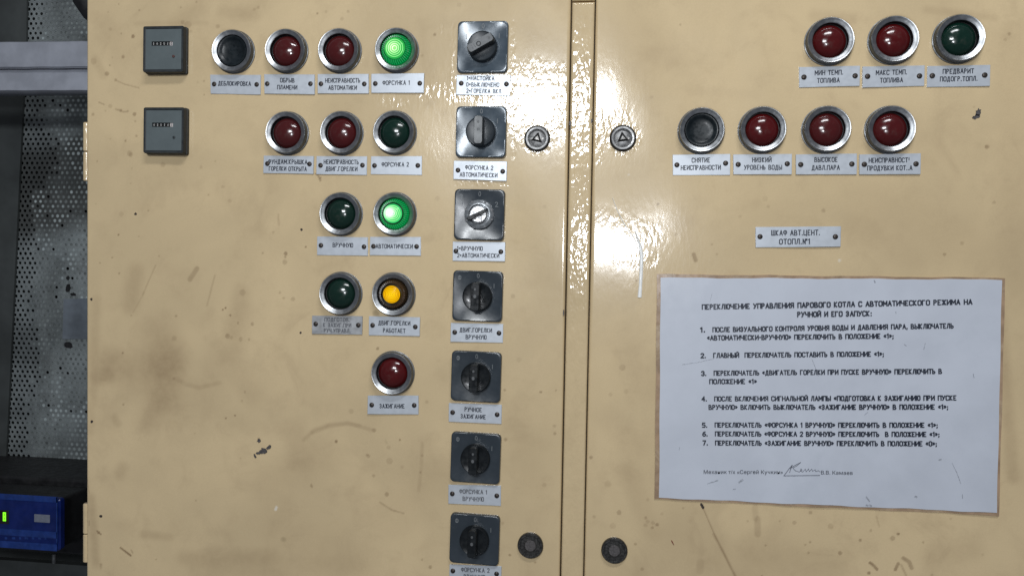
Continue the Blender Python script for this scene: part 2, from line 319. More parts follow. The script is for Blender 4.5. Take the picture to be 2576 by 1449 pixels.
for X, Y, r, s in ((191, 633, 2.5, .7), (258, 626, 1.6, .6), (253, 817, 3.4, .55), (252, 783, 3.4, .35), (413, 923, 3.8, .6), (553, 525, 7, .32), (570, 632, 5, .22), (538, 1166, 5.5, .45), (320, 990, 3.4, .45), (488, 1040, 8, .22),
                   (428, 1185, 3.4, .3), (708, 1220, 3.4, .4), (656, 1190, 3, .5), (665, 1205, 4, .3), (688, 1212, 4, .32), (655, 1222, 4, .3), (610, 1305, 3, .5), (570, 1315, 2, .35), (167, 1386, 2.2, .6), (510, 1225, 7, .2), (68, 210, 5, .3), (95, 490, 6, .18),
                   (392, 707, 2.2, .5), (35, 843, 4, .3), (207, 1045, 5, .25), (55, 1355, 2.2, .6), (615, 142, 2.6, .6), (712, 30, 3, .4), (500, 645, 4, .25), (640, 1415, 4, .4), (665, 1110, 2.6, .3)):
    spot(K8(X, Y), r, s, 0, soft=1.4)
for X, Y, r, s in ((1106, 862, 3.6, .5), (995, 930, 4.2, .4), (1246, 957, 6, .3), (1710, 1007, 3, .9), (1670, 1037, 5, .5), (1450, 1051, 3, .7), (1881, 1064, 2, .5), (1522, 985, 2.6, .4), (1310, 1140, 4.2, .6), (1092, 1138, 2, .6), (797, 1085, 2, .5),
                   (1104, 1063, 2.6, .5), (1070, 1082, 2, .5), (895, 920, 1.6, .5), (675, 920, 2, .4), (1510, 1278, 3.5, .7), (20, 965, 3, .6), (50, 945, 3.4, .5), (230, 830, 2.2, .4), (2070, 905, 2.5, .3), (773, 1295, 2, .5), (85, 870, 3, .25), (1940, 1290, 3, .4), (2290, 1150, 3, .2)):
    spot(K4(X, Y), r, s, 0, soft=1.3)
line([K4(1518, 1208), K4(1545, 1228), K4(1565, 1252)], 2.6, .85, 0, 1.6); line([K4(1710, 1212), K4(1690, 1255)], 2.6, .75, 0, 1.8); line([K4(1745, 1175), K4(1785, 1200), K4(1802, 1242)], 3.4, .6, 0, 2.5)
line([K4(1730, 1220), K4(1765, 1295)], 1.6, .4, 0, 2); line([K4(742, 905), K4(742, 1010)], 5, .32, 0, 5)
line([K4(725, 820), K4(728, 900)], 4, .22, 0, 6)
line([K4(360, 810), K4(400, 905), K4(450, 1020), K4(515, 1150), K4(590, 1300)], 0.9, .62, 0, 1.3); line([K4(440, 1010), K4(495, 1110), K4(560, 1240), K4(590, 1300)], 2.2, .35, 0, 3)
line([K4(355, 803), K4(368, 828)], 2.6, 1, 1, 1.3); line([K4(1560, 890), K4(1580, 960)], 1, .3)
line([K4(350, 1200), K4(345, 1260)], 6, .2, 0, 6)
spot((2112, 655), 3, .5, 2); spot(K(732, 1188), 3, .7, 2, soft=1.2, q=K(730, 1196)); spot((1582, 440), 2, .4, 2)
line([(1745, 640), (1750, 655)], 3.4, .6, 0, 3); spot((2450, 270), 2, .3); spot((2376, 640), 3, .6, 0); spot((2482, 370), 4, .7, 0); spot((2500, 510), 3, .35); spot((1712, 62), 2, .5); spot((1700, 590), 3, .3); spot((1932, 520), 3, .35); spot((2072, 530), 4, .4)
for x, y, r, s in ((1655, 514, 2.2, .8), (1925, 500, 6, .16), (1790, 615, 2, .4), (1803, 640, 2, .4), (1862, 545, 3, .2), (1345, 385, 2, .3), (2420, 612, 3.5, .4), (2375, 100, 1, .3), (2540, 85, 3, .5), (2530, 100, 3, .3), (2488, 170, 4, .25), (1737, 300, 3, .35),
                   (1640, 245, 3, .3), (650, 20, 3, .4), (640, 25, 3, .3), (820, 30, 3, .3), (875, 30, 3.2, .35), (560, 470, 4, .3), (1100, 500, 5, .2), (330, 390, 5, .4), (410, 415, 6, .3), (1155, 13, 5, .2), (1190, 640, 2, .3), (860, 48, 4, .3), (1370, 520, 4, .2), (1062, 140, 3, .4), (798, 35, 2, .7), (1094, 88, 3, .7), (806, 448, 3, .7)):
    spot((x, y), r, s, 0, soft=1.5)
line([(1137, 240), (1095, 240)], .1, 0)
line([(793, 437), (800, 442), (806, 455)], 1.4, .8, 0, 1.4)
for x, y, r in ((1380, 378, 6), (1374, 374, 4)): spot((x, y), r, .35, 0, soft=2)
# grime held round the fittings
def halo(x, y, r, s=.22): ST.append(([(x, y)], r, 7, s, 0))
RINGS = [  # x, y (front rim), kind
 (581, 127, 'black'), (715.6, 125.5, 'red'), (850, 124.6, 'red'), (994.3, 123.7, 'lit'),
 (717, 333, 'red'), (855.3, 332.7, 'red'), (989.5, 331.8, 'green'), (853.5, 537.5, 'green'), (989.8, 537.8, 'lit_hot'),
 (852.8, 738.8, 'green'), (986.4, 740.4, 'amber'), (984.3, 939.7, 'red'),
 (2090.8, 100.7, 'red'), (2252.5, 97.7, 'red'), (2418, 94.6, 'green'), (1766, 326.6, 'black'), (1920.4, 324.3, 'red'), (2082.8, 323.7, 'red'), (2244.4, 323.7, 'red')]
for x, y, k in RINGS: halo(x, y, 52)
# thickly brushed enamel: where the coat is uneven (channel 3)
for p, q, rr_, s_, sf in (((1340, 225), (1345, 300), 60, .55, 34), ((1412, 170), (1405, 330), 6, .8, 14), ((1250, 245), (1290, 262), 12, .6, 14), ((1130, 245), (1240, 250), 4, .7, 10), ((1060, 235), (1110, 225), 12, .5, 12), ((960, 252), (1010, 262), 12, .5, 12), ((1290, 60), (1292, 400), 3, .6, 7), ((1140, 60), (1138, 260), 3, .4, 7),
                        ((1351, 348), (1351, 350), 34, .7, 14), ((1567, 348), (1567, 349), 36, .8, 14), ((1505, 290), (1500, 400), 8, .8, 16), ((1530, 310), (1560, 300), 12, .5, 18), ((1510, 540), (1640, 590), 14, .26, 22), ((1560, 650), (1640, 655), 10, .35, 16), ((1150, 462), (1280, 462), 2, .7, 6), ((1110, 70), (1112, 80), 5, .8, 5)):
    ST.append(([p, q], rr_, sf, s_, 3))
def wear(me, X, Z):
    n = len(X); col = np.zeros((n, 4), np.float32)
    sc = DIST / F
    for pts, r, soft, s, ch in ST:
        P = [at(*p) for p in pts]; P = [(p.x, p.z) for p in P]
        R = (r + soft) * sc * 1.25
        x0 = min(p[0] for p in P) - R; x1 = max(p[0] for p in P) + R; z0 = min(p[1] for p in P) - R; z1 = max(p[1] for p in P) + R
        idx = np.nonzero((X > x0) & (X < x1) & (Z > z0) & (Z < z1))[0]
        if not len(idx): continue
        x, z = X[idx], Z[idx]; d = np.full(len(idx), 9.0)
        for a, b in zip(P, P[1:] or P):
            ab = np.array(b) - np.array(a); l2 = ab @ ab
            t = np.clip(((x - a[0]) * ab[0] + (z - a[1]) * ab[1]) / l2, 0, 1) if l2 > 0 else np.zeros(len(x))
            d = np.minimum(d, np.hypot(x - a[0] - t * ab[0], z - a[1] - t * ab[1]))
        k = np.clip(1 - (d / sc - r) / soft, 0, 1); k = k * k * (3 - 2 * k) * s
        col[idx, ch] = 1 - (1 - col[idx, ch]) * (1 - k)
    a = me.attributes.new('wear', 'FLOAT_COLOR', 'POINT'); a.data.foreach_set('color', col.ravel())
def sheet(name, x0, x1, z0, z1, step, mtl, parent, y=0.0, thick=0.02, r=0.0025, bow=0.0):
    """pressed steel leaf: fine front grid, edges rolled back with radius r"""
    prof = [(0.0, thick)] + [(r - r * math.cos(a), r - r * math.sin(a)) for a in np.linspace(0, math.pi / 2, 6)]
    fx0, fx1 = at(-30, 0).x, at(2610, 0).x; fz0, fz1 = at(1288, 1490).z, at(1288, -40).z
    def axis(a, b, f0, f1):
        lo = max(a + r, f0); hi = min(b - r, f1)
        mid = list(np.linspace(lo, hi, max(2, int((hi - lo) / step))))
        pre = list(np.linspace(a + r, lo, 12)[:-1]) if lo > a + r + 1e-6 else []
        post = list(np.linspace(hi, b - r, 12)[1:]) if hi < b - r - 1e-6 else []
        c = [(a + p, q) for p, q in prof][:-1] + [(m_, 0.0) for m_ in pre + mid + post] + [(b - p, q) for p, q in prof][::-1][1:]
        return np.array(c)
    ax, az = axis(x0, x1, fx0, fx1), axis(z0, z1, fz0, fz1)
    gx, gz = np.meshgrid(ax[:, 0], az[:, 0]); dx, dz = np.meshgrid(ax[:, 1], az[:, 1])
    gy = y + np.maximum(dx, dz)
    nx, nz = len(ax), len(az)
    wav = 0.0005 * np.sin(gx * 21 + 1.3) * np.sin(gz * 17 + 0.4) + 0.0003 * np.sin(gx * 47 + gz * 31)
    gy = gy + np.where(gy < y + 1e-6, wav, 0) * (np.minimum(1, np.minimum(gx - x0, x1 - gx) / 0.05))
    v = np.stack([gx - CO.x, gy - CO.y, gz - CO.z], -1).reshape(-1, 3).astype(np.float32)
    i = np.arange(nz - 1)[:, None] * nx + np.arange(nx - 1)[None, :]
    q = np.stack([i, i + 1, i + nx + 1, i + nx], -1).reshape(-1, 4).astype(np.int32)
    me = bpy.data.meshes.new(name); me.vertices.add(len(v)); me.vertices.foreach_set('co', v.ravel())
    me.loops.add(q.size); me.loops.foreach_set('vertex_index', q.ravel())
    me.polygons.add(len(q)); me.polygons.foreach_set('loop_start', np.arange(0, q.size, 4, dtype=np.int32))
    me.polygons.foreach_set('use_smooth', np.ones(len(q), bool)); me.update(calc_edges=True)
    wear(me, gx.ravel(), gz.ravel())
    return obj(name, me, mtl, parent, angle=0)
dl = sheet('door', XL, XS0 - GAP, ZB, ZT, 0.00095, M['paint'], cab); dl['label'] = 'wide cream door carrying the rotary switches'
dr = sheet('door', XS1 + GAP * 0.8, XR, ZB, ZT, 0.00095, M['paint'], cab); dr['label'] = 'cream door carrying the laminated notice'
zs = at(1468, 5.5).z
sheet('centre_post', XS0, XS1, ZB, zs - 0.0006, 0.0011, M['strip'], cab, y=-0.0018, thick=0.024, r=0.0022)
sheet('post_cap', XS0, XS1, zs + 0.0006, ZT, 0.004, M['strip'], cab, y=-0.0018, thick=0.024, r=0.0018)
b = MB().box(XL + 0.004 - CO.x, XR - 0.004 - CO.x, 0.0205 - CO.y, 0.36 - CO.y, ZB + 0.004 - CO.z, ZT - 0.004 - CO.z)
obj('cabinet_body', b, M['inside'], cab)
# hinges outside the hanging edge
for y0, y1, ys in ((307, 455, 381), (1268.5, 1416, 1345)):
    za, zb, zm = at(212, y0).z, at(212, y1).z, at(212, ys).z
    hx = XL - 0.0024; me = MB()
    def barrel(z0, z1):
        R = 0.0036; loops = []
        for z, k in ((z1, .8), (z1 + .0008, 1), (z0 - .0008, 1), (z0, .8)):
            loops.append([(hx + R * k * math.cos(a) - CO.x, 0.0045 - R * k * math.sin(a) - CO.y, z - CO.z) for a in np.linspace(0, 2 * math.pi, 20, endpoint=False)])
        return MB().layers(loops, True, True)
    h = obj('hinge', barrel(za, zm + 0.0004), M['paint'], cab)
    obj('hinge_knuckle', barrel(zm - 0.0004, zb), M['paint'], h)
# bare chips and the drip
def blob(cx, cy, rx, ry, ang, seed, n=14, h=0.00022, org=None):
    rr = random.Random(seed); c = at(cx, cy, -0.00055); sc = DIST / F
    out = []
    for k in range(n):
        a = 2 * math.pi * k / n; q = 0.6 + 0.6 * rr.random()
        u, w = rx * math.cos(a) * q, ry * math.sin(a) * q
        out.append(((u * math.cos(ang) - w * math.sin(ang)) * sc, (u * math.sin(ang) + w * math.cos(ang)) * sc))
    lo = [(c.x + u - CO.x, c.y + 0.0004 - CO.y, c.z + w - CO.z) for u, w in out]
    hi = [(c.x + u * .9 - CO.x, c.y - h - CO.y, c.z + w * .9 - CO.z) for u, w in out]
    return lo, hi
for i, (x, y, rx, ry, a) in enumerate(((651, 1108, 6, 5, .3), (677, 1124, 9, 6, .7), (662, 1135, 11, 8, -.3), (650, 1139, 8, 4, .2), (641, 1147, 3, 8, .4),
                                     (2461, 284, 10, 7, 1.2), (2457, 294, 10, 6, .5), (1692, 1364, 1.5, 7, .5), (2451, 296, 5, 4, 0))):
    lo, hi = blob(x, y, rx, ry, a, i + 3)
    m_ = M['chip']
    if i == 7: m_ = simple('red_paint_fleck', (0.16, 0.02, 0.015), 0.4)
    obj('paint_chip', MB().layers([lo, hi]), m_, dl if x < 1430 else dr)
for i, (x, y, rx, ry, a) in enumerate(((1436, 312, 5, 7, .1), (1439, 325, 5, 9, .3), (1442, 337, 6, 7, -.1), (1487, 307, 3, 7, -.3), (1418, 787, 2, 8, 0))):
    lo, hi = blob(x, y, rx, ry, a, i + 33, h=0.001)
    obj('paint_chip', MB().layers([lo, hi]), M['chip'], cab)
def ribbon(pts, w, h, Y, org, n=8):
    mb = MB(); sc = DIST / F; loops = []
    P = [at(p[0], p[1], Y) for p in pts]
    for i, p in enumerate(P):
        d = (P[min(i + 1, len(P) - 1)] - P[max(i - 1, 0)]); d.y = 0; d.normalize(); nx = Vector((d.z, 0, -d.x))
        ww = (w[i] if isinstance(w, (list, tuple)) else w) * sc
        loops.append([tuple(p + nx * ww * math.cos(a) + Vector((0, -h * math.sin(a), 0)) - org) for a in np.linspace(0, 2 * math.pi, n, endpoint=False)])
    return mb.layers(loops, True, True)
obj('paint_drip', ribbon([(1596, 576), (1604, 600), (1611, 622), (1614, 645), (1613, 680), (1611, 720), (1609, 748)], [1, 2.6, 4, 4.8, 4.6, 4.4, 5.4], 0.0011, -0.0002, CO), M['drip'], dr)
obj('paint_run', ribbon([(1541, 498), (1553, 530), (1566, 556), (1580, 578), (1597, 602), (1605, 628)], [.6, 1.0, 1.1, 1.2, 1.3, .8], 0.0004, -0.0002, CO), M['drip'], dr)

# ------------------------------------------------------------------ locks
def make_lock(x, y, key, parent):
    p = at(x, y, -0.002)
    mb = MB()
    if key:
        mb.lathe([(0.0126, -0.003), (0.0124, 0.0008), (0.0117, 0.0018), (0.0110, 0.0022)], 40, cap=False)
        o = obj('lock', mb, M['lock'], parent)
        r = obj('lock_rim', MB().lathe([(0.0112, 0.0010), (0.0110, 0.0026), (0.0104, 0.0030), (0.0088, 0.0028), (0.0082, 0.0014), (0.0080, -0.002)], 40, cap=False), M['lock_grey'], o)
        f = obj('lock_well', MB().lathe([(0.0082, 0.0002), (0.0070, 0.0008), (0.0002, 0.0010)], 32), M['lock_grey'], o)
        t = MB(); tri = [(0.0066 * math.cos(a), 0.0066 * math.sin(a)) for a in (math.radians(key), math.radians(key + 115), math.radians(key + 240))]
        t.layers([[(u, -0.0004, w) for u, w in tri], [(u * .9, -0.0014, w * .9) for u, w in tri], [(u * .4, -0.0026, w * .4) for u, w in tri]])
        t.box(-0.0062, 0.0060, -0.0014, 0, -0.0012, 0.0008)
        obj('lock_spindle', t, M['lock'], o, angle=20)
    else:
        o = obj('lock', mb.lathe([(0.0124, -0.003), (0.0123, 0.0026), (0.0115, 0.0036), (0.0100, 0.0036), (0.0095, 0.0030), (0.0088, 0.0030), (0.0060, 0.0031), (0.0057, 0.0024), (0.0028, 0.0024), (0.0010, 0.0026)], 40), M['lock'], parent)
        obj('lock_face', MB().lathe([(0.0056, 0.0025), (0.0050, 0.0031), (0.0001, 0.0031)], 24), M['chip'], o)
    o.location = p - CO + Vector((0, 0.002, 0))
    return o
make_lock(1351, 348.6, 80, dl); make_lock(1567, 347.7, 100, dr); make_lock(1334, 1371.8, 0, dl); make_lock(1545.5, 1384.3, 0, dr)

# ------------------------------------------------------------------ lettering
_fc = {}
def glyphs(s, thick):
    k = (s, thick)
    if k in _fc: return _fc[k]
    c = bpy.data.curves.new('t', 'FONT'); c.body = s; c.size = 1; c.resolution_u = 3; c.offset = thick
    o = bpy.data.objects.new('t', c); COL.objects.link(o)
    bpy.context.view_layer.update()
    m = o.to_mesh(); v = [tuple(q.co) for q in m.vertices]; f = [tuple(p.vertices) for p in m.polygons]; o.to_mesh_clear()
    bpy.data.objects.remove(o); bpy.data.curves.remove(c)
    _fc[k] = (v, f); return v, f
_h = glyphs('Н', 0.0)[0]; CAP = max(p[1] for p in _h) - min(p[1] for p in _h)
def write(mb, s, a, b, cap, y, thick=0.014, wob=0.0):
    """one line of lettering from local point a to b ((x,z), mid height), letters cap high, set at local depth y"""
    v, f = glyphs(s, thick)
    x0 = min(p[0] for p in v); x1 = max(p[0] for p in v)
    ux, uz = b[0] - a[0], b[1] - a[1]; Ln = math.hypot(ux, uz); ux /= Ln; uz /= Ln
    k = Ln / (x1 - x0); h = cap / CAP
    out = []
    for p in v:
        s_ = (p[0] - x0) * k; t = (p[1] - CAP / 2) * h
        out.append((a[0] + ux * s_ - uz * t, y, a[1] + uz * s_ + ux * t))
    mb.add(out, f)
sc0 = DIST / F
# single-stroke engraver's alphabet: strokes on a 4 x 6 grid (advance width first)
SF = {'А': (4, '00 26 40;0.8,2 3.2,2'), 'Б': (4, '36 06 00 30 41 42 33 03'), 'В': (4, '00 06 26 35 34 23 03;23 32.6 41 30 00'), 'Г': (3.4, '00 06 36'), 'Д': (4.4, '0,-1 00 40 4,-1;0.7,0 1.6,6 3.4,6 3.4,0'),
 'Е': (3.4, '30 00 06 36;03 23'), 'Ж': (5, '00 2.4,3 06;4.8,0 2.4,3 4.8,6;2.4,0 2.4,6'), 'З': (3.8, '05 16 26 35 34 23 13;23 32 31 20 10 01'), 'И': (4, '06 00 46 40'), 'Й': (4, '06 00 46 40;1.2,7.4 2,6.9 2.8,7.4'),
 'К': (3.8, '00 06;36 03 30'), 'Л': (4, '00 0.6,1 1.4,6 3.6,6 3.6,0'), 'М': (4.6, '00 06 2.3,2 4.6,6 4.6,0'), 'Н': (4, '00 06;40 46;03 43'), 'О': (4, '10 01 05 16 36 45 41 30 10'), 'П': (4, '00 06 46 40'),
 'Р': (3.6, '00 06 26 35 34 23 03'), 'С': (3.8, '41 30 10 01 05 16 36 45'), 'Т': (3.8, '0,6 3.8,6;1.9,6 1.9,0'), 'У': (3.8, '06 1.9,2.4;3.8,6 1.4,0.6 0.4,0'), 'Ф': (4.6, '2.3,0 2.3,6;2.3,5.2 0.6,5.2 0,4.4 0,2.8 0.6,2 4,2 4.6,2.8 4.6,4.4 4,5.2 2.3,5.2'),
 'Х': (4, '00 46;06 40'), 'Ц': (4.4, '06 00 40 4,-1;46 40'), 'Ч': (3.8, '06 03.4 1,2.8 3.6,2.8;3.6,6 3.6,0'), 'Ш': (5, '06 00 50 56;2.5,0 2.5,6'), 'Ы': (5, '06 00 20 31 32 23 03;50 56'), 'Ь': (3.4, '06 00 20 31 32 23 03'),
 'Ю': (5, '00 06;03 1.6,3;2.4,0 1.6,1 1.6,5 2.4,6 4.2,6 5,5 5,1 4.2,0 2.4,0'), 'Я': (3.8, '3.6,0 3.6,6 1,6 0,5 0,4 1,3 3.6,3;1.8,3 0,0'),
 '0': (3.4, '10 01 05 16 2.4,6 3.4,5 3.4,1 2.4,0 10'), '1': (1.6, '0,5 1.2,6 1.2,0'), '2': (3.4, '05 16 2.4,6 3.4,5 3.4,4 00 3.4,0'), '3': (3.4, '05 16 2.4,6 3.2,5 3.2,4 2,3 3.4,2 3.4,1 2.4,0 10 01'), '4': (3.4, '2.6,0 2.6,6 0,2 3.4,2'),
 '5': (3.4, '3.2,6 0.3,6 0,3.4 2.4,3.4 3.4,2.4 3.4,1 2.4,0 0,0.2'), '6': (3.4, '3,6 1,5 0,3 01 10 2.4,0 3.4,1 3.4,2.4 2.4,3.2 0,3'), '7': (3.2, '06 3.2,6 1,0'), '.': (.8, '0.3,0 0.3,0.5'), ',': (.8, '0.5,0.6 0.1,-1'), ';': (.8, '0.5,0.6 0.1,-1;0.4,3 0.4,3.5'), ':': (.8, '0.4,0 0.4,0.5;0.4,3.4 0.4,3.9'),
 '=': (2.4, '0,3.8 2.2,3.8;0,2.4 2.2,2.4'), '-': (2, '0,3 1.8,3'), "'": (.8, '0.4,6 0.4,3'), '«': (2.8, '1.2,4.4 0,3 1.2,1.6;2.6,4.4 1.4,3 2.6,1.6'), '»': (2.8, '0,4.4 1.2,3 0,1.6;1.4,4.4 2.6,3 1.4,1.6'),
 '№': (5.6, '00 06 3,0 3,6;4.2,6 5.4,6 5.4,4.6 4.2,4.6 4.2,6'), ' ': (2.2, '')}
def _pts(t):
    out = []
    for w in t.split():
        if ',' in w: a, b = w.split(','); out.append((float(a), float(b)))
        else: out.append((float(w[0]), float(w[1:])))
    return out
def engrave(mb, s, a, b, cap, y, w=0.95, jitter=0.0, gap=2.0):
    """lettering cut with one stroke width w (grid units) from local a to b, letters cap high"""
    adv = sum(SF[c][0] for c in s) + gap * (len(s) - 1)
    ux, uz = b[0] - a[0], b[1] - a[1]; Ln = math.hypot(ux, uz); ux /= Ln; uz /= Ln
    kx, kz = Ln / adv, cap / 6; X = 0.0; ww = w * (kx + kz) / 2 / 2
    for c in s:
        jz = random.uniform(-jitter, jitter) * cap
        for st in SF[c][1].split(';'):
            P = [((X + p[0]) * kx, (p[1] - 3) * kz + jz) for p in _pts(st)]
            for (x0, z0), (x1, z1) in zip(P, P[1:]):
                dx, dz = x1 - x0, z1 - z0; l = math.hypot(dx, dz) or 1e-9; dx /= l; dz /= l
                q = [(x0 - dx * ww * .8 - dz * ww, z0 - dz * ww * .8 + dx * ww), (x0 - dx * ww * .8 + dz * ww, z0 - dz * ww * .8 - dx * ww), (x1 + dx * ww * .8 + dz * ww, z1 + dz * ww * .8 - dx * ww), (x1 + dx * ww * .8 - dz * ww, z1 + dz * ww * .8 + dx * ww)]
                yy = y - random.uniform(0, 2e-5)
                mb.add([(a[0] + ux * u - uz * t, yy, a[1] + uz * u + ux * t) for u, t in q], [(0, 1, 2, 3)])
        X += SF[c][0] + gap
# ------------------------------------------------------------------ nameplates
scr = MB().lathe([(0.0024, 0), (0.0023, 0.0005), (0.0017, 0.0010), (0.0008, 0.0012)], 16)
scr_me = mesh(scr, 'screw')
slot_me = mesh(MB().box(-0.0019, 0.0019, -0.00128, -0.0009, -0.00026, 0.00026), 'slot', 0)
def nameplate(q, screws, lines, label, dull=False, cap=9.6, worn=False, bright=()):
    P = [at(x, y, -0.0012) for x, y in q]
    c = sum(P, Vector()) / 4; tilt = math.atan2((P[1] - P[0]).z + (P[2] - P[3]).z, (P[1] - P[0]).x + (P[2] - P[3]).x)
    o = thing('nameplate', (c.x, -0.0003, c.z), label, 'nameplate', 'engraved nameplates under the controls', tilt)
    ca, sa = math.cos(tilt), math.sin(tilt)
    def loc(x, y, Y=-0.0013):
        p = at(x, y, Y); dx, dz = p.x - c.x, p.z - c.z
        return (dx * ca + dz * sa, -dx * sa + dz * ca)
    C = [loc(x, y) for x, y in q]
    # edge points with tiny irregularities so that no two plates are cut alike
    pts = []
    for i in range(4):
        a, b_ = C[i], C[(i + 1) % 4]
        for k in range(6):
            t = k / 6; j = 0 if k == 0 else random.uniform(-0.00010, 0.00010)
            pts.append((a[0] + (b_[0] - a[0]) * t + (j if i % 2 else 0), a[1] + (b_[1] - a[1]) * t + (0 if i % 2 else j)))
    pts = pts[::-1]
    ins = lambda e: [(u * (1 - e / 0.024), w * (1 - e / 0.009)) for u, w in pts]
    loops = [[(u, 0.0001, w) for u, w in pts], [(u, -0.0007, w) for u, w in pts], [(u, -0.0009, w) for u, w in ins(0.00025)]]
    obj('plate', MB().layers(loops), M['alu_dull' if dull else 'alu'], o, angle=20)
    t = MB()
    for s, cx, cy, w, *cc in lines:
        a, b_ = loc(cx - w / 2, cy), loc(cx + w / 2, cy)
        m_ = ((a[0] + b_[0]) / 2, (a[1] + b_[1]) / 2); hw = math.dist(a, b_) / 2
        cp_ = (cc[0] if cc else cap) * sc0 * (DIST / F and math.dist(a, b_) / (w * sc0)) ** 0.5
        engrave(t, s, (m_[0] - hw, m_[1]), (m_[0] + hw, m_[1]), cp_, -0.00104, w=1.3, jitter=0.02)
    obj('lettering', t, M['ink_worn' if (dull or worn) else 'ink'], o, angle=0)
    for i, (x, y) in enumerate(screws):
        u, w = loc(x, y, -0.0018); s_ = obj('screw', scr_me, M['screw'], o, loc=(u, -0.0008, w)); a = random.uniform(0, 3.1)
        if i in bright: a = math.pi / 2 + .1
        s_.rotation_euler = (0, a, 0); obj('slot', slot_me.copy() if i in bright else slot_me, M['screw_bright'] if i in bright else M['slot'], s_)
    return o
